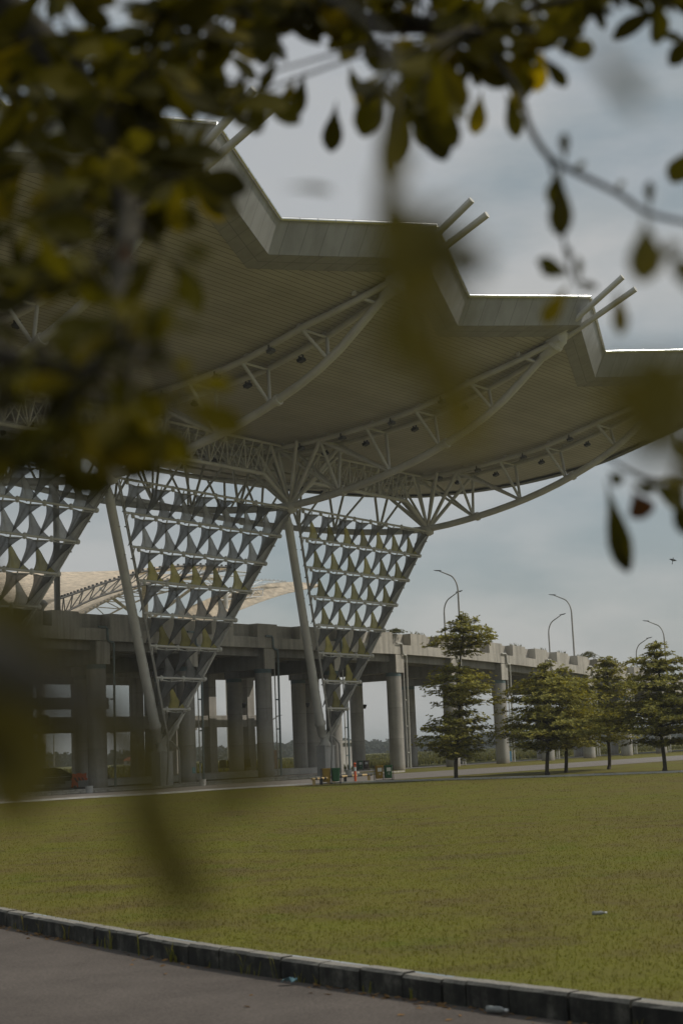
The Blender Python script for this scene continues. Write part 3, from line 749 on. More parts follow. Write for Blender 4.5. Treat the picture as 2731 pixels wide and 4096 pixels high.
# ------------------------------------------------------------------ street lamps
def lamp(loc,dirv,h,name_label,reach=2.9,group='street lamps on the viaduct',s=1.):
    t=empty('street_lamp',loc,name_label,'street lamp',group)
    b=V3(loc); D=V3(dirv); m=MB()
    pts=[b,b+Z*h*.35,b+Z*h*.72]
    for k in range(1,9):
        a=k/8*math.pi*.42; pts.append(b+Z*(h*.72+h*.20*math.sin(a)/math.sin(math.pi*.42))+D*(1.15*s*(1-math.cos(a))))
    e=pts[-1]; pts.append(b+D*reach*.93+Z*(h*.985))
    m.tube(pts,[.11*s,.095*s,.085*s]+[.07*s]*8+[.045*s],8); m.lathe(b,[(.2*s,0),(.2*s,.08),(.12*s,.1),(.12*s,.5)],10); m.build('pole',M['steel_dirty'],t)
    hd=MB(); c=b+D*(reach)+Z*(h*.995); ax=(D+Z*.12).normalized(); sd_=D.cross(Z)
    hd.add([c-ax*.42*s-sd_*.05,c-ax*.42*s+sd_*.05,c+ax*.1*s+sd_*.14,c+ax*.42*s+sd_*.05,c+ax*.42*s-sd_*.05,c+ax*.1*s-sd_*.14]+
           [c-ax*.42*s-sd_*.05-Z*.07,c-ax*.42*s+sd_*.05-Z*.07,c+ax*.1*s+sd_*.14-Z*.1,c+ax*.42*s+sd_*.05-Z*.04,c+ax*.42*s-sd_*.05-Z*.04,c+ax*.1*s-sd_*.14-Z*.1],
           [(0,1,2,3,4,5),(11,10,9,8,7,6)]+[(k,k+6,(k+1)%6+6,(k+1)%6) for k in range(6)])
    hd.build('lamp_head',M['darksteel'],t); return t
for n_,(u,l) in enumerate([(55.6,'tall curved street lamp rising right behind the three tiered tree, arm to the left'),(78.9,'tall curved street lamp, arm to the left, middle of the viaduct pairs'),(102.6,'tall curved street lamp, arm to the left, farthest right on the viaduct')]):
    lamp(W(u,-8.2,10.85-drop(u)),-VX,8.25,l,2.2)
for n_,(u,l) in enumerate([(69.0,'shorter looking street lamp with arm to the right, nearest the masts'),(92.2,'shorter looking street lamp with arm to the right, between the two far viaduct pairs'.replace('between the two far viaduct pairs','middle of its row')),(116.,'shorter looking street lamp with arm to the right, farthest along the viaduct')]):
    lamp(W(u,-18.2,10.85-drop(u)*.93),VX,8.0,l,2.0)
lamp(V3((-35.,255,0)),(-1,0,0),9,'distant street lamp seen through the opening above the waiting seats',2.4,'distant street lamps',1.3)
lamp(V3((-55.5,290,0)),(1,0,0),9,'distant street lamp seen past the dark car',2.2,'distant street lamps',1.3)
lamp(V3((-13.6,250,0)),(1,0,0),8,'distant street lamp half hidden by the double column',2.2,'distant street lamps',1.3)
# ------------------------------------------------------------------ trees
def rosette(mb,c,ax,n,L,wd=.36,fold=.0,up=.25,spread=1.):
    ax=V3(ax).normalized(); x=ax.orthogonal().normalized(); y=ax.cross(x); ph=rnd()*6.28
    for k in range(n):
        a=ph+6.283*k/n+ru(-.3,.3); d=(x*math.cos(a)+y*math.sin(a))*spread+ax*(up+ru(-.25,.35)); d.normalize()
        s_=d.cross(ax); 
        if s_.length<.1: s_=x
        s_.normalize(); l=L*ru(.7,1.15); h=l*wd*ru(.8,1.15)/2
        p=V3(c)
        mb.add([p,p+d*l*.62-s_*h,p+d*l,p+d*l*.62+s_*h],[(0,1,2,3)])
def layered_tree(loc,label,tiers,h,lean=(0,0),seed=1,dens=1.,mat_='treeleaf',L=.15):
    random.seed(seed)
    t=empty('layered_tree',loc,label,'tree','young layered trees by the road'); b=V3(loc)
    tr=MB(); n=8
    ax=lambda z: b+V3((lean[0]*z/h+.06*math.sin(z*1.3+seed),lean[1]*z/h+.05*math.cos(z*1.1),z))
    tr.tube([ax(h*k/12) for k in range(13)],[.105*(1-.9*k/12)+.012 for k in range(13)],8); tr.tube([b-Z*.02,b+Z*.2],[.15,.1],8)
    br=tr; cr=MB()
    for z,r in tiers:
        r*=1.12
        nb=max(6,int(6+r*2.6)); ph=rnd()*6
        for k in range(nb):
            a=ph+6.283*k/nb+ru(-.3,.3); rr=r*random.choice([.45,.7,.9,1.05,1.25])*ru(.9,1.1); d=V3((math.cos(a),math.sin(a),0)); e=d.cross(Z)
            p0=ax(z-.15); zz=ru(-.12,.2)
            pts=[p0+d*rr*q+Z*(.30*rr*q*(1-.75*q)+zz*q)+e*rr*.07*math.sin(q*5+k) for q in (0,.25,.5,.75,1)]
            br.tube(pts,[.03,.024,.018,.012,.006],5)
            m=int(16*rr*dens)+4
            for j in range(m):
                q=ru(.12,1.)**.8; i=min(3,int(q*4)); p=pts[i].lerp(pts[i+1],q*4-i)
                sp=.14+.26*rr*q*(1.1-q)
                p=p+e*random.gauss(0,sp)+d*random.gauss(0,.1)+Z*(random.gauss(.0,.10))
                rosette(cr,p,Z+d*.35+V3((ru(-.3,.3),ru(-.3,.3),0)),6,L*1.3,.5,up=.4)
    br.build('trunk',M['bark'],t); cr.build('crown',M[mat_],t)
    return t
layered_tree(W(5.44,21.43),'tall slim tree in separate leafy tiers, leftmost on the lawn edge',[(1.35,1.2),(1.6,1.7),(1.9,1.9),(2.35,1.95),(2.75,1.9),(3.2,1.7),(3.7,1.35),(4.3,1.6),(4.8,1.9),(5.15,1.95),(5.7,1.7),(6.2,1.15),(7.25,.9),(7.6,1.6),(8.0,1.75),(8.5,1.4),(8.95,.75),(9.3,.3)],9.5,(.9,0),3,1.0,L=.14)
TI=[(1.6,2.4),(2.1,3.1),(2.6,3.1),(3.15,2.8),(3.6,2.2),(4.2,2.6),(4.75,2.0),(5.25,1.8),(5.7,.9),(6.3,.45)]
layered_tree(W(8.61,25.64),'bushy layered tree with small white tag on its trunk',TI,6.6,(.2,0),5,.85)
layered_tree(W(14.8,23.58),'bushy layered tree just right of the tagged one and merging with it',TI,6.4,(.1,0),6,.8)
layered_tree(W(20.42,23.69),'slimmer layered tree standing farther back, between two fuller trees',[(1.9,1.7),(2.5,2.3),(3.0,2.5),(3.5,2.2),(4.0,1.7),(4.7,1.9),(5.2,1.7),(5.7,1.2),(6.2,1.3),(6.7,.8),(7.0,.4)],7.0,(.3,0),7,.85)
layered_tree(W(10.06,32.15),'full layered tree nearest the right edge with thick trunk',[(1.6,1.6),(2.1,2.9),(2.6,3.2),(3.1,3.0),(3.6,2.8),(4.1,2.2),(4.6,2.2),(5.1,1.8),(5.6,1.4),(6.0,1.4),(6.5,.7),(7.0,.4)],7.3,(.1,0),8,.95)
layered_tree(V3((20.9,85.5,0)),'layered tree cut off by the right edge of the view',[(1.9,1.7),(2.6,2.3),(3.2,2.4),(3.9,2.2),(4.8,2.0),(5.8,1.8),(6.6,1.6),(6.9,1.2),(7.5,.5)],7.6,(0,0),9,.9)
# tag on the second tree
tag(MB().box(W(8.61,25.64,1.5)+V3((0,-.13,0)),(1,0,0),(0,1,0),Z,.06,.012,.14).build('tree_tag',M['plinth']),'small white paper tag tied round the trunk of the second tree','tag')
def bush(name,c,r,h,n,label,cat,m_='bushleaf',L=.2,group=None):
    t=empty(name,c,label,cat,group); mb=MB(); b=V3(c); st=MB()
    for k in range(7):
        a=rnd()*6.28; st.tube([b,b+V3((math.cos(a)*r*.4,math.sin(a)*r*.4,h*.6))],[.03*h,.008*h],5)
    st.build('stem',M['bark'],t)
    for k in range(n):
        a=rnd()*6.28; q=rnd()**.5; z=rnd()
        rr=r*q*(1-.55*z*z)*(1+.35*math.sin(3*a+z*5)); p=b+V3((math.cos(a)*rr,math.sin(a)*rr,.05+h*z*(1-.35*q)))
        rosette(mb,p,V3((math.cos(a)*.5,math.sin(a)*.5,1)),5,L,.4)
    mb.build('foliage',M[m_],t); return t
bush('shrub',V3((-58,270,0)),5,6.5,900,'loose olive shrub in the field behind the dark car','shrub','bushleaf',.7)
bush('shrub',V3((9.6,300,0)),3.2,3.2,420,'rounded shrub in the field between two viaduct columns','shrub','bushleaf',.45)
bush('shrub',W(43.6,-7.6,12.0),.95,.42,260,'small leafy bush growing on top of the parapet','shrub','bushleaf',.16)
bush('shrub',W(81,-7.6,12.05-drop(81)),1.1,.8,200,'round weed bush on the parapet behind the slim tree','shrub','bushleaf',.2)
random.seed(21)
wd=MB()
for k in range(150):
    u=ru(46,100); q=W(u,-7.1-rnd()*.75,12.0-drop(u)+.05)
    if math.sin(u*1.37)+.5*math.sin(u*.61)<.15: continue
    for j in range(4):
        a=rnd()*6.28; L=ru(.12,.4); wd.add([q+V3((ru(-.1,.1),ru(-.1,.1),0)),q+V3((.05*math.cos(a),.05*math.sin(a),0)),q+V3((math.cos(a)*L*.6,math.sin(a)*L*.6,L))],[(0,1,2)])
tag(wd.build('parapet_weeds',M['bushleaf']),'thin weeds sprouting along the parapet top','weeds',kind='stuff')
# rough vegetation in the field
def tufts(n,fx,name,label,hmin,hmax,wd_,m_):
    mb=MB()
    for k in range(n):
        p=fx(); 
        for j in range(3):
            a=rnd()*6.28; h=ru(hmin,hmax); q=p+V3((ru(-.4,.4),ru(-.4,.4),0))*wd_*2
            mb.add([q-V3((math.cos(a),math.sin(a),0))*wd_,q+V3((math.cos(a),math.sin(a),0))*wd_,q+V3((ru(-.5,.5)*h*.5,ru(-.5,.5)*h*.5,h))],[(0,1,2)])
    tag(mb.build(name,M[m_]),label,'vegetation',kind='stuff')
def f1():
    u=ru(30,330);v=ru(-75,-170); return W(u,v)
tufts(9000,f1,'field_growth','tall rough grass and scrub across the field behind the viaduct',.25,.9,.3,'bushleaf')
def f2():
    u=ru(40,190);v=ru(-72,-24); return W(u,v)
tufts(7000,f2,'verge_growth','knee high weeds between the far road and the field',.15,.6,.12,'bushleaf')
mb=MB(); cl=[(ru(-260,330),ru(640,760),ru(3.6,6.6),ru(5,12)) for k in range(190)]
for x,y,h,r in cl:
    for j in range(170):
        a=rnd()*6.28;q=rnd()**.5;z=rnd(); p=V3((x+math.cos(a)*r*q,y+math.sin(a)*r*q*.5,h*z*(1-.4*q*q)*1.1)); rosette(mb,p,V3((.2,-1,.6)),4,1.3,.8)
tag(mb.build('far_wood',M['farleaf']),'hazy line of trees on the horizon beyond the field','woodland',kind='stuff')
for x,y,l in ((-79,560,'tiny red roofed house among the distant trees, left one'),(-66,560,'tiny red roofed house among the distant trees, right one'),(36,590,'tiny red roofed house in the distant trees beside a viaduct column')):
    t=empty('farmhouse',(x,y,0),l,'house','distant houses')
    c=MB(); c.abox(x-3,x+3,y,y+5,0,1.6); c.build('wall',M['plinth'],t)
    c=MB(); c.add([(x-3.4,y-.4,1.6),(x+3.4,y-.4,1.6),(x+3.4,y+5.4,1.6),(x-3.4,y+5.4,1.6),(x-2,y+2.5,3.0),(x+2,y+2.5,3.0)],[(0,1,5,4),(1,2,5),(2,3,4,5),(3,0,4),(3,2,1,0)]); 
    if 'redroof' not in M: M['redroof']=simple('red_roof',(.38,.12,.07),.8)
    c.build('roof',M['redroof'],t)
    c=MB(); c.abox(x-1.8,x-1,y-.03,y-.001,.6,1.3); c.build('window',M['black'],t)
# ------------------------------------------------------------------ road side things
M['orange']=simple('orange_plastic',(.62,.10,.02),.45,0,.08)
M['reflect']=simple('reflective_band',(.55,.56,.55),.3)
M['yellowbin']=simple('yellow_bin_plastic',(.30,.19,.02),.45,0,.12)
M['greenbin']=simple('green_bin_plastic',(.02,.10,.035),.45,0,.12)
M['label']=simple('white_sticker',(.55,.56,.55),.5,0,.05)
M['carpaint']=simple('car_paint',(.012,.012,.014),.18,.2,.05)
M['glass']=simple('dark_glass',(.02,.022,.025),.08,0,.05)
M['tyre']=simple('tyre_rubber',(.02,.02,.02),.8)
M['yellowpole']=simple('pale_yellow_paint',(.50,.36,.16),.6,0,.15)
M['blue']=simple('blue_plastic',(.03,.13,.22),.4)
M['bluewrap']=simple('blue_wrapper',(.10,.20,.23),.35,0,.3,30)
M['clear']=simple('clear_plastic',(.20,.21,.20),.15,0,.2,20)
M['cyan']=simple('cyan_sign',(.03,.35,.37),.5)
M['seat']=simple('black_seat',(.02,.02,.024),.4)
M['brownbox']=simple('brown_box',(.07,.045,.03),.6)
def binpair(c,label,left,right,stick=True,yaw=0.):
    t=empty('waste_bins',c,label,'litter bins','pairs of litter bins'); b=V3(c); X=UX*math.cos(yaw)+VX*math.sin(yaw); X=(V3((1,.2,0))).normalized(); Y=Z.cross(X)
    fr_=MB()
    for s in (-.56,0,.56): 
        for yy in (-.2,.2): fr_.tube([b+X*s+Y*yy,b+X*s+Y*yy+Z*.92],.02,6)
    for s in (-.56,.56): fr_.tube([b+X*s-Y*.2+Z*.9,b+X*s+Y*.2+Z*.9],.02,6)
    fr_.tube([b-X*.56-Y*.2+Z*.06,b+X*.56-Y*.2+Z*.06],.015,6)
    fr_.build('stand',M['black'],t)
    for s,m_ in ((-.28,left),(.28,right)):
        k=MB(); c0=b+X*s+Z*.14
        def ring(w_,d_,z): 
            o=[]
            for q in range(16):
                a=2*math.pi*q/16+math.pi/16; cx,sy=math.cos(a),math.sin(a); f=lambda x:math.copysign(abs(x)**.45,x)
                o.append(c0+X*w_*f(cx)+Y*d_*f(sy)+Z*z)
            return o
        R_=[ring(.19,.14,0),ring(.21,.16,.1),ring(.25,.19,.70),ring(.27,.21,.72),ring(.27,.21,.78),ring(.24,.18,.78),ring(.2,.14,.15)]
        vs=sum(R_,[]); fs=[(i*16+j,i*16+(j+1)%16,(i+1)*16+(j+1)%16,(i+1)*16+j) for i in range(len(R_)-1) for j in range(16)]
        fs+=[tuple(range(15,-1,-1)),tuple(range(6*16,7*16))]
        k.add(vs,fs,False); o=k.build('bin',M[m_],t); o['label']=('yellow' if m_=='yellowbin' else 'green' if m_=='greenbin' else 'dark')+' plastic bin'
        if stick:
            l=MB(); l.box(c0+X*.0+Z*.53-Y*.232,X,(Y*1+Z*.07).normalized(),Z,.13,.004,.11); l.build('sticker',M['label'],o)
            l=MB()
            for q in range(3):
                a=q*2.094; p0=c0-Y*.225+Z*.28+X*.06*math.cos(a)+Z*.06*math.sin(a); p1=c0-Y*.225+Z*.28+X*.06*math.cos(a+1.5)+Z*.06*math.sin(a+1.5); l.tube([p0,p1],.011,5)
            l.build('recycling_mark',M['label'],o)
    return t
binpair(W(7.27,15.2),'yellow and green bins with white stickers, right of the orange post','yellowbin','greenbin')
binpair(W(2.93,14.43)+V3((0,.2,0)),'yellow and green bins without stickers, in front of the right mast pedestal','yellowbin','greenbin',False)
binpair(W(47.6,-14.6),'dark green and brown bins against a rear viaduct column','greenbin','brownbox',True)
c=V3(W(4.26,15.23)); t=empty('delineator_post',c,'slim orange flexible road post on a black round base','road post')
m_=MB(); m_.lathe(c,[(.0,0),(.30,0),(.30,.03),(.22,.07),(.08,.09)],16); m_.build('base',M['black'],t)
m_=MB(); m_.lathe(c,[(.075,.08),(.075,.86),(.055,.9),(.055,1.06),(.085,1.08),(.085,1.13),(.05,1.17),(.0,1.18)],14); m_.build('post',M['orange'],t)
m_=MB(); m_.lathe(c,[(.08,.68),(.08,.92)],14); m_.build('reflective_sleeve',M['reflect'],t)
def rail(p,q,label,posts):
    t=empty('barrier_rail',p,label,'low barrier','low striped barriers'); p=V3(p);q=V3(q); n=8
    for k in range(n):
        a,b_=p.lerp(q,k/n)+Z*.36,p.lerp(q,(k+1)/n)+Z*.36; m_=MB(); m_.tube([a,b_],.075,10); m_.build('rail_section',M['yellowpole'] if k%2==0 else M['black'],t)
    for x in posts: a=p.lerp(q,x); m_=MB(); m_.box(a+Z*.16,(1,0,0),(0,1,0),Z,.09,.08,.2); m_.build('leg',M['yellowpole'] if x!=posts[1] else M['black'],t)
rail(W(4.9,13.0),W(9.0,13.1),'low pipe barrier striped yellow and black behind the orange post',[.06,.34,.93])
rail(W(1.0,14.5),W(3.1,14.0)+V3((.2,0,0)),'short dark end of striped barrier left of the plain bins',[.1,.5,.9])
def bucket(c,l):
    c=V3(c); t=MB(); t.lathe(c,[(.20,0),(.24,.42),(.25,.44),(.22,.44),(.18,.05)],18); tag(t.build('concrete_pot',M['plinth']),l,'pot','pale concrete pots on the bed edge')
bucket(W(-2.59,.26),'pale round pot below the dark car and orange barrier'); bucket(W(7.13,.9),'pale round pot right of the column with the cyan notice')
bucket(W(24.6,.2),'grey round pot at the foot of the pipe behind the orange post')
# cyan notice on column
u=cu0+BU; c=W(u,-7.75)
dcam=(V3((0,0,0))-c); dcam.z=0; dcam.normalize(); sdv=dcam.cross(Z); nn=(dcam+sdv*-.95).normalized(); tt=nn.cross(Z)
t=empty('notice_plate',c+nn*.675+Z*.95,'small cyan notice low on the round column beside its drain pipe','notice')
m_=MB(); m_.box(c+nn*.675+Z*.95,tt,nn,Z,.13,.008,.2); m_.build('plate',M['cyan'],t)
m_=MB(); m_.box(c+nn*.687+Z*1.02,tt,nn,Z,.04,.003,.07); m_.box(c+nn*.687+Z*.85,tt,nn,Z,.09,.003,.03); m_.build('white_mark',M['label'],t)
# barrel
c=V3(W(35.2,-16.8)); m_=MB(); m_.lathe(c,[(.28,0),(.31,.1),(.29,.3),(.31,.5),(.29,.7),(.28,.85),(.2,.87)],16); tag(m_.build('barrel',M['blue']),'dark blue barrel beside the rear column left of centre','barrel')
# notice board on legs
c=V3(W(50.5,-27.5)); t=empty('information_board',c,'brown board on thin legs standing alone in front of the field','board'); m_=MB(); m_.box(c+Z*1.35,UX,VX,Z,.65,.08,.9); m_.build('panel',M['brownbox'],t)
for s in (-.5,-.1,.1,.5): m_=MB(); m_.tube([c+UX*s,c+UX*s+Z*.5],.03,6); m_.build('leg',M['pale_pipe'],t)
# waiting seats
c=V3(W(35.8,-20.2,.5)); t=empty('waiting_bench',c,'row of four joined black waiting seats on the concrete ledge','bench'); X=V3((.98,.17,0)).normalized(); Y=Z.cross(X)
for k in range(4):
    m_=MB(); p=c+X*(-1.05+.7*k)
    m_.box(p+Z*.42+Y*.0,X,(Y-Z*.1).normalized(),Z,.31,.24,.03); m_.build('seat',M['seat'],t)
    m_=MB(); m_.box(p+Z*.72-Y*.28,X,(Y*.2+Z).normalized(),Y,.31,.3,.025); m_.build('backrest',M['seat'],t)
m_=MB(); m_.tube([c-X*1.5+Z*.34,c+X*1.5+Z*.34],.035,6)
for s in (-1,1):
    p=c+X*.95*s; m_.tube([p+Z*.34,p-Y*.3],.03,6); m_.tube([p+Z*.34,p+Y*.3],.03,6); 
m_.build('frame',M['black'],t)
for s in (-1.45,-.7,0,.7,1.45):
    m_=MB(); p=c+X*s; m_.tube([p-Y*.2+Z*.62,p+Y*.2+Z*.62,p+Y*.2+Z*.4],.018,5); m_.build('armrest',M['black'],t)
# dark figure-like parked motorbike and bin under the far columns
c=V3(W(64.6,-8.9)); t=empty('wheeled_cart',c,'small dark wheeled cart under the viaduct between tree trunks','cart')
m_=MB(); m_.add([c+UX*a+VX*b_+Z*z for a,b_,z in ((-.3,-.25,.15),(.35,-.25,.15),(.35,.25,.15),(-.3,.25,.15),(-.5,-.3,1.1),(.25,-.3,1.15),(.25,.3,1.15),(-.5,.3,1.1))],[(0,1,5,4),(1,2,6,5),(2,3,7,6),(3,0,4,7),(4,5,6,7),(3,2,1,0)]); m_.build('body',M['blue'],t)
for s in (-.2,.2): m_=MB(); m_.lathe(c+UX*.3+VX*s-VX*.03+Z*.14,[(.0,0),(.14,0),(.14,.06),(0,.06)],12,VX); m_.build('wheel',M['tyre'],t)
m_=MB(); m_.tube([c-UX*.5+Z*1.1,c-UX*.75+Z*1.2,c-UX*.75+VX*.2+Z*1.2],.02,5); m_.build('handle',M['black'],t)
# car
def car(loc,X,label):
    X=V3(X).normalized(); Y=Z.cross(X); b=V3(loc); t=empty('parked_car',loc,label,'car')
    # side outline, x forward
    low=[(-2.15,.32),(-2.2,.55),(-2.18,.9),(-2.05,1.0),(1.0,1.0),(1.75,.92),(2.1,.78),(2.2,.55),(2.15,.3)]
    P=lambda x,y,z:b+X*x+Y*y+Z*z
    m=MB(); vs=[]
    sec=[-.86,-.89,-.80]
    ys=[(-.82,.0),(-.90,1.),(-.90,1.),(.90,1.),(.82,0)]
    prof=low
    n=len(prof); ysl=[-.84,-.91,.91,.84]; zoff=[0,0,0,0]
    for y,sc_ in ((-.80,.97),(-.90,1.),(.90,1.),(.80,.97)):
        for x,z in prof: vs.append(P(x*sc_,y,z if abs(y)>.85 else z*(1.0)+ (.02 if z>.8 else 0)))
    fs=[]
    for r in range(3):
        for k in range(n-1): fs.append((r*n+k,r*n+k+1,(r+1)*n+k+1,(r+1)*n+k))
        fs.append((r*n+n-1,r*n,(r+1)*n,(r+1)*n+n-1))
    fs+=[tuple(range(n)),tuple(range(4*n-1,3*n-1,-1))]
    m.add(vs,fs); m.build('body',M['carpaint'],t)
    # cabin
    cab=[(-1.95,1.0),(-1.75,1.42),(-1.1,1.55),(-.2,1.56),(.35,1.46),(1.2,1.0)]
    m=MB(); vs=[]
    for x,z in cab:
        wy=.84-(z-1.0)*.30
        vs+=[P(x,-wy,z),P(x,wy,z)]
    fs=[(2*k,2*k+2,2*k+3,2*k+1) for k in range(5)]+[tuple(2*k for k in range(5,-1,-1)),tuple(2*k+1 for k in range(6))]
    m.add(vs,fs); m.build('cabin',M['carpaint'],t)
    for s in (-1,1):
        for w_ in ([(-1.72,1.06),(-1.6,1.34),(-1.05,1.44),(-1.0,1.06)],[(-.92,1.06),(-.95,1.45),(-.2,1.46),(-.15,1.06)],[(-.08,1.06),(-.1,1.45),(.25,1.40),(.85,1.06)]):
            g=MB(); g.add([P(x,s*(.848-(z-1.0)*.30),z) for x,z in w_],[(0,1,2,3)]); g.build('side_window',M['glass'],t)
        g=MB(); g.box(P(.75,s*.96,1.02),X,Y,Z,.09,.07,.06); g.build('wing_mirror',M['carpaint'],t)
        g=MB(); g.add([P(2.155,s*.45,.62),P(2.155,s*.84,.62),P(2.02,s*.86,.78),P(2.08,s*.48,.76)],[(0,1,2,3)]); g.build('headlight',M['label'],t)
        g=MB(); g.box(P(-2.19,s*.72,.82),X,Y,Z,.02,.12,.1); g.build('tail_light',M['redroof'],t)
        for x in (-1.35,1.35):
            c=P(x,s*.84,.33); g=MB(); g.lathe(c-Y*s*.12,[(.2,-.0),(.33,.0),(.34,.05*1),(.34,.17),(.33,.21),(.2,.21)],22,Y*s); wv=g.build('wheel',M['tyre'],t)
            g=MB(); g.lathe(c+Y*s*.02,[(.0,.0),(.2,.0),(.21,.075),(.05,.06),(0,.06)],14,Y*s); g.build('rim',M['steel_dirty'],wv)
    g=MB(); g.add([P(.42,-.68,1.43),P(.42,.68,1.43),P(1.22,.8,1.01),P(1.22,-.8,1.01)],[(0,1,2,3)]); g.build('windscreen',M['glass'],t)
    g=MB(); g.tube([P(-.9,-.913,.8),P(1.1,-.913,.82)],.012,5); g.build('trim_strip',M['pale_pipe'],t)
car(W(14.0,-20.0,.01),V3((.97,.24,0)),'black hatchback parked under the viaduct behind the orange barrier')
# orange water barrier
c=V3(W(14.2,-17.6,.01)); X=V3((.99,.1,0)).normalized(); Y=Z.cross(X)
t=empty('water_barrier',c,'orange plastic road barrier with slots standing in front of the black car','barrier')
m_=MB(); pr=[(-.62,0),(-.45,0),(-.45,.12),(-.2,.12),(-.2,0),(.2,0),(.2,.12),(.45,.12),(.45,0),(.62,0),(.55,.5),(.64,.62),(.52,.72),(.55,1.02),(.42,1.05),(.4,1.0),(.2,1.0),(.18,1.05),(-.18,1.05),(-.2,1.0),(-.4,1.0),(-.42,1.05),(-.55,1.02),(-.52,.72),(-.64,.62),(-.55,.5)]
n=len(pr); vs=[c+X*x-Y*(.22-.12*min(z,1))+Z*z for x,z in pr]+[c+X*x+Y*(.22-.12*min(z,1))+Z*z for x,z in pr]
m_.add(vs,[tuple(range(n)),tuple(range(2*n-1,n-1,-1))]+[(k,k+n,(k+1)%n+n,(k+1)%n) for k in range(n)]); m_.build('shell',M['orange'],t)
m_=MB()
for s in (-.25,.05,.3): m_.box(c+X*s+Z*.55-Y*.165,(X+Z*.6).normalized(),Y,(Z-X*.6).normalized(),.05,.01,.2)
m_.build('slots',M['brownbox'],t)
c=V3(W(19,-19.5,.01)); m_=MB(); m_.box(c+Z*.35,X,Y,Z,.3,.3,.35); m_.box(c+Z*.73,X,Y,Z,.34,.34,.03)
tag(m_.build('storage_box',M['darksteel']),'dark square storage box just right of the parked black car','box')
# stones along the grass verge of the road
for k,(u,v) in enumerate([(46,9),(64,4),(66.5,6.5),(5.9,22.9)]):
    c=V3(W(u,v)); m_=MB(); vs=[]
    m_.lathe(c,[(.0,0),(.2+.05*rnd(),.0),(.22,.08),(.12,.16+.05*rnd()),(0,.18)],7); tag(m_.build('marker_stone',M['plinth']),['pale stone lying on the verge, left of the bushy trees','pale stone on the far verge between two columns','pale stone on the far verge, nearest the right columns','small pale stone at the foot of the tall tiered tree'][k],'stone','pale stones on the verges')
# ------------------------------------------------------------------ litter
random.seed(44)
c=V3((-.66,14.55,-.19)); m_=MB(); vs=[]
for i in range(7):
    for j in range(4): vs.append(c+V3((.14*(i/6-.5)+ru(-.01,.01),.08*(j/3-.5),.02+ru(0,.05))))
m_.add(vs,[(i*4+j,i*4+j+1,i*4+j+5,i*4+j+4) for i in range(6) for j in range(3)]); tag(m_.build('plastic_wrapper',M['bluewrap']),'crumpled pale blue plastic wrapper lying on the road by the kerb','litter')
def bottle(c,d,label,l=.24,r=.032):
    c=V3(c);d=V3(d).normalized(); t=empty('plastic_bottle',c,label,'bottle'); m_=MB(); m_.lathe(c,[(.0,0),(r,.005),(r,l*.25),(r*.88,l*.4),(r,l*.5),(r,l*.72),(r*.4,l*.9),(r*.4,l)],12,d); m_.build('body',M['clear'],t)
    m_=MB(); m_.lathe(c+d*l,[(r*.46,-.01),(r*.46,.015),(0,.015)],10,d); m_.build('bottle_cap',M['label'],t)
bottle((.98,12.63,-.165),(1,-.9,.02),'clear crushed plastic bottle lying against the kerb foot',.19,.028)
bottle((2.5,17.0,.06),(1,.1,0),'shiny clear bottle lying far out on the lawn',.15,.022)
# fallen leaves and weeds at the kerb foot
m_=MB(); random.seed(9)
for k in range(1100):
    d=ru(0,tot[-1]); p,t_=kat(d)
    if not(-6<p.x<4): continue
    n=V3((t_.y,-t_.x,0)); n=n if n.dot(KN)<0 else -n
    cl_=math.sin(d*1.9)+math.sin(d*.7+1)
    if cl_<ru(-1.6,1.2): continue
    q=p+n*abs(random.gauss(.02,.09 if rnd()<.8 else .8)); q.z=-.195
    a=rnd()*6.28; L=ru(.018,.05); x=V3((math.cos(a),math.sin(a),ru(-.1,.3)))*L; y=V3((-math.sin(a),math.cos(a),ru(-.2,.5)))*L*.45
    m_.add([q-x,q-y+Z*.004,q+x,q+y+Z*.004],[(0,1,2,3)])
M['dryleaf']=leafmat('dry_leaves',(.26,.15,.06),.2,.4)
tag(m_.build('fallen_leaves',M['dryleaf']),'dry brown leaves gathered along the foot of the kerb','leaves',kind='stuff')
m_=MB()
for d in [1.2,2.4,3.1,4.0,6.8,7.5,8.5,9.3,10.2,11.,12.3,13.1,13.9,14.6,15.3,16.2,17.2]+[ru(0,tot[-1]) for _ in range(26)]:
    p,t_=kat(d); n=V3((t_.y,-t_.x,0)); n=n if n.dot(KN)<0 else -n
    big=rnd()<.4
    for j in range(random.choice([3,6,14]) if big else 4):
        q=p+n*ru(.005,.05)+t_*ru(-.06,.06); q.z=-.2; h=ru(.08,.27) if big else ru(.04,.12); a=rnd()*6.28; dv=V3((math.cos(a),math.sin(a),0))*h*ru(.1,.6); s_=V3((-math.sin(a),math.cos(a),0))*.006
        m_.add([q-s_,q+s_,q+dv*.4+Z*h*.7+s_*.8,q+dv*.4+Z*h*.7-s_*.8,q+dv+Z*h],[(0,1,2,3),(3,2,4)])
tag(m_.build('kerb_weeds',M['blade']),'weeds and grass blades growing out of the kerb joint','weeds',kind='stuff')
# bird
c=near(2689/1.7417,2241/1.7417,95); t=empty('flying_bird',c,'small dark bird in flight in the sky at the right','bird')
m_=MB(); ax=V3((.25,0,1)).normalized(); m_.tube([c-ax*.17,c-ax*.1,c,c+ax*.1,c+ax*.15,c+ax*.19],[.012,.024,.035,.028,.022,.006],8)
for s in (-1,1):
    q=V3((s*.9,0,-.15 if s>0 else .35)).normalized(); m_.add([c+ax*.06,c+ax*.07+q*.1,c+q*.25,c+q*.1-ax*.05,c-ax*.04],[(0,1,2,3,4)])
m_.add([c-ax*.15,c-ax*.25+V3((.04,0,0)),c-ax*.25-V3((.04,0,0))],[(0,1,2)]); m_.build('body',M['darksteel'],t)
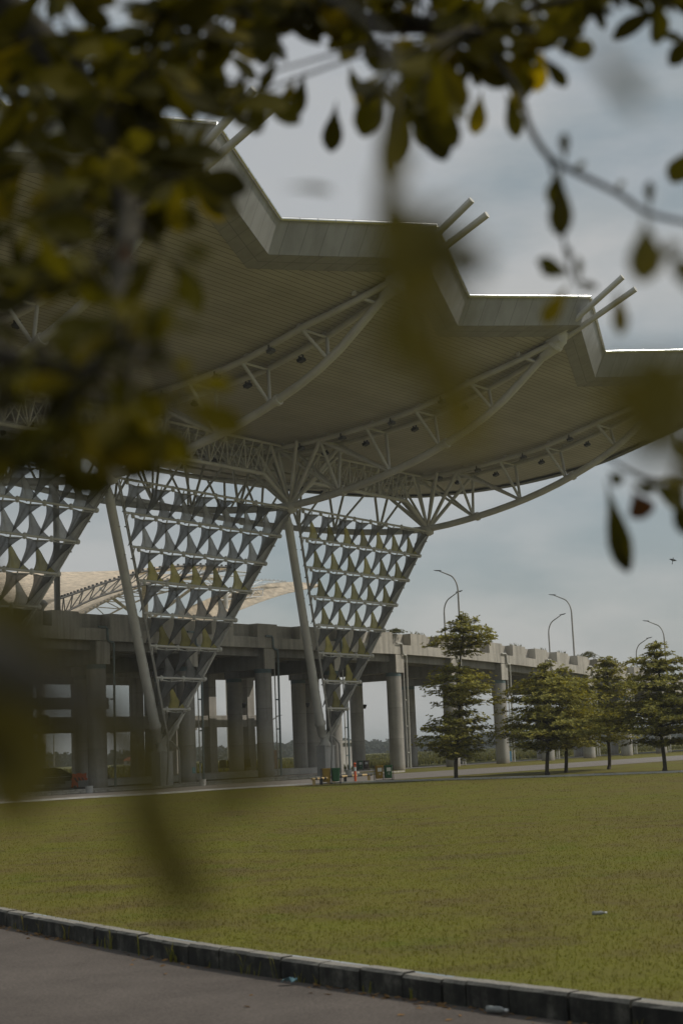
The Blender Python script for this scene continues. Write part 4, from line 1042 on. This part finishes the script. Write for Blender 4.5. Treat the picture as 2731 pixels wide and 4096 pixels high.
# ------------------------------------------------------------------ the shade tree the photographer stands under
random.seed(12)
st=empty('shade_tree',(-2.9,1.0,-.2),'tree close to the camera, its blurred dark leafy branches hanging over the view','tree')
def P(x,y,d): return near(x,y,d)
def leaf(mb,p,q,wr=.4,cup=.12,nrm=None):
    p=V3(p);q=V3(q);d=q-p;L=d.length
    if L<1e-5:return
    dn_=d/L
    if nrm is None: nrm=V3((ru(-1,1),-1.2+ru(-.6,.6),ru(-.6,1)))
    s_=dn_.cross(nrm).normalized(); nn_=s_.cross(dn_).normalized()
    prof=[(0,.05),(.12,.10),(.3,.36),(.5,.78),(.68,1.),(.84,.86),(.95,.45),(1,.06)]
    vs=[];n=len(prof); bend=ru(-.1,.1)*L
    for t_,w_ in prof:
        c=p+d*t_+nn_*bend*math.sin(t_*3.1); h=L*wr*.5*w_
        vs+=[c-s_*h+nn_*h*cup*2,c,c+s_*h+nn_*h*cup*2]
    fs=[]
    for k in range(n-1): a=3*k; fs+=[(a,a+1,a+4,a+3),(a+1,a+2,a+5,a+4)]
    mb.add(vs,fs,True)
def whorl(mb,c,n,L,droop=.5,ax=None,wr=.4):
    for k in range(n):
        a=rnd()*6.283; d=V3((math.cos(a),math.sin(a)*.8,ru(-.5,.5)-droop)).normalized()
        l=L*ru(.6,1.15); leaf(mb,V3(c)+d*L*.06,V3(c)+d*l,wr*ru(.8,1.1))
limbs={}
def limb(name,pts,r):
    m=MB(); pts=smooth_poly([V3(p) for p in pts],5); n=len(pts); m.tube(pts,[r[0]+(r[1]-r[0])*k/(n-1) for k in range(n)],8); limbs[name]=pts; m.build('branch',M['twig'],st)
tk=MB(); tk.tube([(-2.9,1.0,-.25),(-2.88,1.0,.1),(-2.85,1.02,1),(-2.78,1.05,2.1),(-2.6,1.15,3.0),(-2.3,1.3,3.8),(-1.8,1.6,4.6)],[.22,.16,.14,.13,.11,.08,.05],12); tk.build('trunk',M['bark'],st)
limb('a',[(-2.6,1.15,3.0),(-1.9,1.9,3.25),P(-330,-330,2.7),P(-60,-60,2.7),P(170,180,2.6),P(285,440,2.3),P(290,560,2.0),P(265,690,1.8),P(285,880,1.6)],(.05,.003))
limb('b',[(-2.45,1.25,3.4),(-1.4,2.4,3.6),P(60,-260,3.0),P(400,-60,2.9),P(760,40,2.9),P(1000,60,2.8),P(1120,75,2.7),P(1230,20,2.7),P(1600,-40,2.6)],(.04,.004))
limb('c',[limbs['b'][28],P(1180,190,2.5),P(1215,290,2.25),P(1262,362,2.15),P(1330,400,2.1),P(1420,445,2.05),P(1490,490,2.0),P(1620,520,2.)],(.006,.003))
limb('d',[P(1262,370,2.15),P(1285,460,2.1),P(1295,560,2.1),P(1312,630,2.1),P(1325,660,2.1)],(.003,.0015))
limb('e',[limbs['a'][10],P(-200,500,2.),P(-80,760,1.7),P(120,840,1.6),P(250,835,1.55),P(330,800,1.5)],(.018,.003))
limb('f',[(-2.78,1.05,2.1),(-1.4,.95,1.95),P(-500,1300,.9),P(-150,1450,.6),P(40,1540,.48),P(200,1620,.42),P(320,1690,.34)],(.02,.0025))
limb('g',[limbs['b'][14],P(640,-50,1.9),P(860,60,1.3),P(893,190,1.1),P(905,400,.95),P(930,560,.85),P(985,700,.8),P(1010,800,.78)],(.005,.0012))
limb('h',[limbs['b'][-1],P(1760,600,1.6),P(1700,960,1.1),P(1600,1000,.9),P(1480,950,.85)],(.008,.002))
limb('i',[limbs['b'][-2],P(1720,300,2.3),P(1700,900,2.3),P(1620,1090,2.25),P(1500,1105,2.2),P(1390,1050,2.2)],(.008,.002))
A=MB();B=MB();C=MB();D=MB();E=MB()
# named leaves: stem point, tip, width, distance
def LL(mb,x0,y0,x1,y1,wr,d,dd=.0): leaf(mb,P(x0,y0,d),P(x1,y1,d+dd),wr,.1,nrm=V3((ru(-.35,.35),-1,ru(-.2,.4))))
for a in [(772,232,760,350,.42,2.75),(905,170,922,375,.3,2.4),(960,215,1022,370,.42,2.6),(940,230,985,345,.4,2.7),(1105,205,1090,310,.42,2.7),(1160,210,1185,318,.42,2.6),(1240,120,1300,200,.36,2.6),(735,-20,740,58,.55,2.8),(800,145,822,215,.4,2.8),(700,160,690,262,.36,2.8),(675,170,655,240,.4,2.8),(640,120,600,205,.36,2.8),(600,170,585,310,.34,2.6),(560,150,535,260,.4,2.6),(830,190,870,245,.6,2.8),(850,90,900,160,.5,2.8),
          (1010,90,970,250,.42,2.7),(1060,90,1010,200,.45,2.7),(1080,60,1100,170,.5,2.7),(1150,70,1130,190,.4,2.7),(1190,60,1200,230,.42,2.7),(1000,60,1060,10,.4,2.8),(1230,60,1180,10,.5,2.8),(1120,60,1190,25,.5,2.8),(1040,100,985,150,.4,2.7),
          (1610,60,1535,150,.4,2.6),(1600,330,1540,420,.55,2.4),(1590,110,1520,80,.4,2.6)]: LL(A,*a)
for a in [(1285,385,1287,545,.36,2.1),(1290,380,1262,470,.36,2.12),(1298,378,1295,305,.35,2.1),(1315,392,1342,372,.5,2.1),(1422,445,1450,472,.3,2.05),(1415,440,1430,415,.5,2.05),(1490,490,1490,415,.3,2.),(1312,628,1232,598,.42,2.1),(1312,632,1240,622,.36,2.1),(1318,640,1372,662,.42,2.1),(1305,650,1248,745,.42,2.0),(1308,615,1302,565,.34,2.1),(1330,655,1328,590,.3,2.1),(1325,660,1345,668,.5,2.1),
          (1395,1080,1425,1112,.8,2.2),(1390,1100,1436,1312,.26,2.2),(1400,1195,1442,1315,.3,2.2),(1440,1108,1500,1130,.5,2.2),(1480,1105,1570,1170,.45,2.2),(1545,1120,1580,1230,.45,2.2),(1540,1000,1580,1060,.5,2.2),(1500,1100,1560,1120,.5,2.2)]: LL(C,*a)
# strongly blurred near leaves
for a in [(1090,490,840,640,0.34,0.63),(1010,470,900,690,0.36,0.59),(1110,560,1000,620,0.5,0.59),(930,560,905,860,0.3,0.54),(985,700,1080,1040,0.32,0.53),(960,690,990,900,0.36,0.53),(893,190,885,420,0.22,1.05),(905,400,870,560,0.3,0.66),(1480,490,1472,650,0.55,1.35),(1500,600,1560,560,0.5,1.2),(1415,655,1425,770,0.34,1.7),(1330,60,1480,255,0.22,0.55),(1600,690,1550,590,0.5,1.3),
          (1600,1000,1390,870,0.4,0.6),(1580,1010,1480,820,0.4,0.85),(1600,980,1568,1150,0.4,0.9),(1540,900,1600,840,0.4,0.85),(640,432,765,440,0.16,1.3),(1080,470,860,570,0.5,0.51),(1130,560,960,630,0.5,0.53),(1100,610,930,560,0.5,0.54),(1040,580,1110,560,0.6,0.59),(1000,520,1110,640,0.6,0.59),(900,560,1010,660,0.6,0.58),(880,500,1000,560,0.5,0.63),(930,640,880,760,0.4,0.56),(1050,520,960,700,0.5,0.57),(870,420,950,540,0.5,0.66),(1000,640,1060,760,0.5,0.54),(880,240,925,420,0.35,0.69),(910,300,880,480,0.3,0.66),(1400,830,1560,930,0.5,0.46),(1360,900,1500,1010,0.5,0.46),(1560,860,1440,960,0.5,0.44),(1500,930,1600,1040,0.5,0.44),(1470,820,1600,880,0.5,0.45),(1600,950,1430,1020,0.5,0.46),(1350,850,1470,870,0.4,0.46),(1580,1000,1480,1080,0.5,0.5),(1340,820,1480,900,.5,.42),(1440,860,1568,940,.5,.42),(1380,960,1520,1010,.5,.42),(1520,820,1620,960,.5,.42)]: LL(D,*a)
for a in [(40,1330,100,1540,.45,.6),(-70,1400,70,1640,.5,.62),(-70,1560,90,1800,.5,.6),(20,1500,-20,1760,.6,.6),(-90,1740,80,1880,.45,.6),(60,1600,120,1840,.36,.56),(-40,1300,30,1460,.6,.6),
          (110,1560,230,1680,.34,.44),(150,1600,260,1760,.30,.42),(230,1600,330,1720,.34,.42),(180,1480,120,1600,.3,.45),(230,1700,330,1790,.3,.4),(130,1560,300,1640,.5,.46),(40,1600,160,1720,.4,.48),(100,1440,210,1520,.3,.45),
          (250,1540,410,2070,.24,.42),(340,1800,440,2120,.36,.42),(210,1480,340,1780,.25,.44),(320,1700,390,1950,.4,.40),(300,1650,350,1850,.4,.42),(345,1640,400,1780,.4,.42),(480,1700,640,1770,.34,.46),(690,1770,440,1850,.34,.46),(400,1640,520,1740,.3,.44)]: LL(E,*a)
def fill(mb,x0,x1,y0,y1,n,d0,d1,k,L,droop,to=None,keep=None):
    i=0
    while i<n:
        x,y=ru(x0,x1),ru(y0,y1)
        if keep and not keep(x,y): continue
        d=ru(d0,d1); c=P(x,y,d); whorl(mb,c,k,L,droop); i+=1
        if to:
            q=min(limbs[to],key=lambda p:(p-c).length); mid=q.lerp(c,.5)+Z*.02
            TW.tube([q,mid,c],[.004,.003,.002],5)
TW=MB()
fill(A,-80,430,-80,330,27,2.3,3.0,7,.12,.35,'a')
fill(A,-60,330,300,500,12,2.1,2.7,7,.12,.35,'a')
fill(A,380,720,-90,120,17,2.5,3.0,6,.12,.4,'b')
fill(A,300,560,60,300,9,2.4,2.9,6,.11,.4,'b')
fill(A,700,1260,-90,45,18,2.6,3.0,6,.11,.3,'b')
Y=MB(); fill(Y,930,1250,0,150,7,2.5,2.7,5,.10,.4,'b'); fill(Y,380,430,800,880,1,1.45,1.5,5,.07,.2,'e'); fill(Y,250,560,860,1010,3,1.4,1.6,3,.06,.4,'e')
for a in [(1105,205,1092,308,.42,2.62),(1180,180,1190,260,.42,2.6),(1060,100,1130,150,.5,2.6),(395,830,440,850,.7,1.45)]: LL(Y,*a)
Y.build('foliage',M['leaf_lit'],st)
fill(A,960,1230,20,120,8,2.6,2.9,6,.10,.5,'b')
fill(A,1250,1640,-110,0,15,2.5,2.8,6,.11,.35,'b')
fill(A,860,1010,100,220,5,2.3,2.7,5,.11,.9,'b')
fill(B,-60,230,480,680,8,1.7,2.2,6,.08,.4,'a')
fill(B,260,440,400,640,3,1.8,2.3,5,.10,.6,'a')
fill(B,-60,150,660,1050,12,1.5,1.9,6,.075,.4,'e')
fill(B,150,400,790,1030,12,1.5,1.8,6,.07,.4,'e')
fill(B,280,420,700,860,4,1.5,1.7,5,.075,.2,'e')
for a in [(400,830,430,850,.6,1.5),(440,600,420,700,.6,1.4),(400,560,480,590,.5,1.4),(390,920,560,990,.4,1.4),(420,900,430,880,.6,1.4),(240,400,235,470,.5,1.8),(100,1010,180,1100,.4,1.6),(150,1040,160,1120,.4,1.6),(380,980,440,1080,.3,1.5)]: LL(B,*a)
A.build('foliage',M['leaf'],st); B.build('foliage',M['leaf'],st); C.build('foliage',M['leaf'],st); D.build('foliage',M['leaf_near'],st); E.build('foliage',M['leaf_near'],st)
m_=MB(); LL(m_,1450,1125,1480,1190,.9,2.2); o=m_.build('withered_leaf',M['leaf_red'],st); m_=MB(); LL(m_,290,545,285,610,.4,1.9); m_.build('withered_leaf',M['leaf_red'],st)
TW.build('twigs',M['twig'],st)
# unseen crown added above the camera to shade the near leaves
G_=MB()
for k in range(1500):
    x=ru(-3.2,5.5); y=ru(-2.,4.2); z=1.9+.60*max(y,.0)+.62+ru(.1,1.6)
    whorl(G_,(x,y,z),6,.13,.3)
G_.build('crown',M['leaf'],st)
# ------------------------------------------------------------------ haze
hz=MB(); hz.abox(-4800,4800,-3200,5200,-1.4,36); o=hz.build('haze',None) if False else None
hm=bpy.data.materials.new('air_haze'); hm.use_nodes=True; hn=hm.node_tree; hn.nodes.clear(); ho=N(hn,'ShaderNodeOutputMaterial'); pv=N(hn,'ShaderNodeVolumePrincipled'); pv.inputs['Density'].default_value=.00034; pv.inputs['Color'].default_value=(.84,.89,.90,1); pv.inputs['Anisotropy'].default_value=.0; hn.links.new(pv.outputs[0],ho.inputs['Volume'])
o=hz.build('haze',hm); tag(o,'thin pale air between the camera and the horizon','haze',kind='stuff')
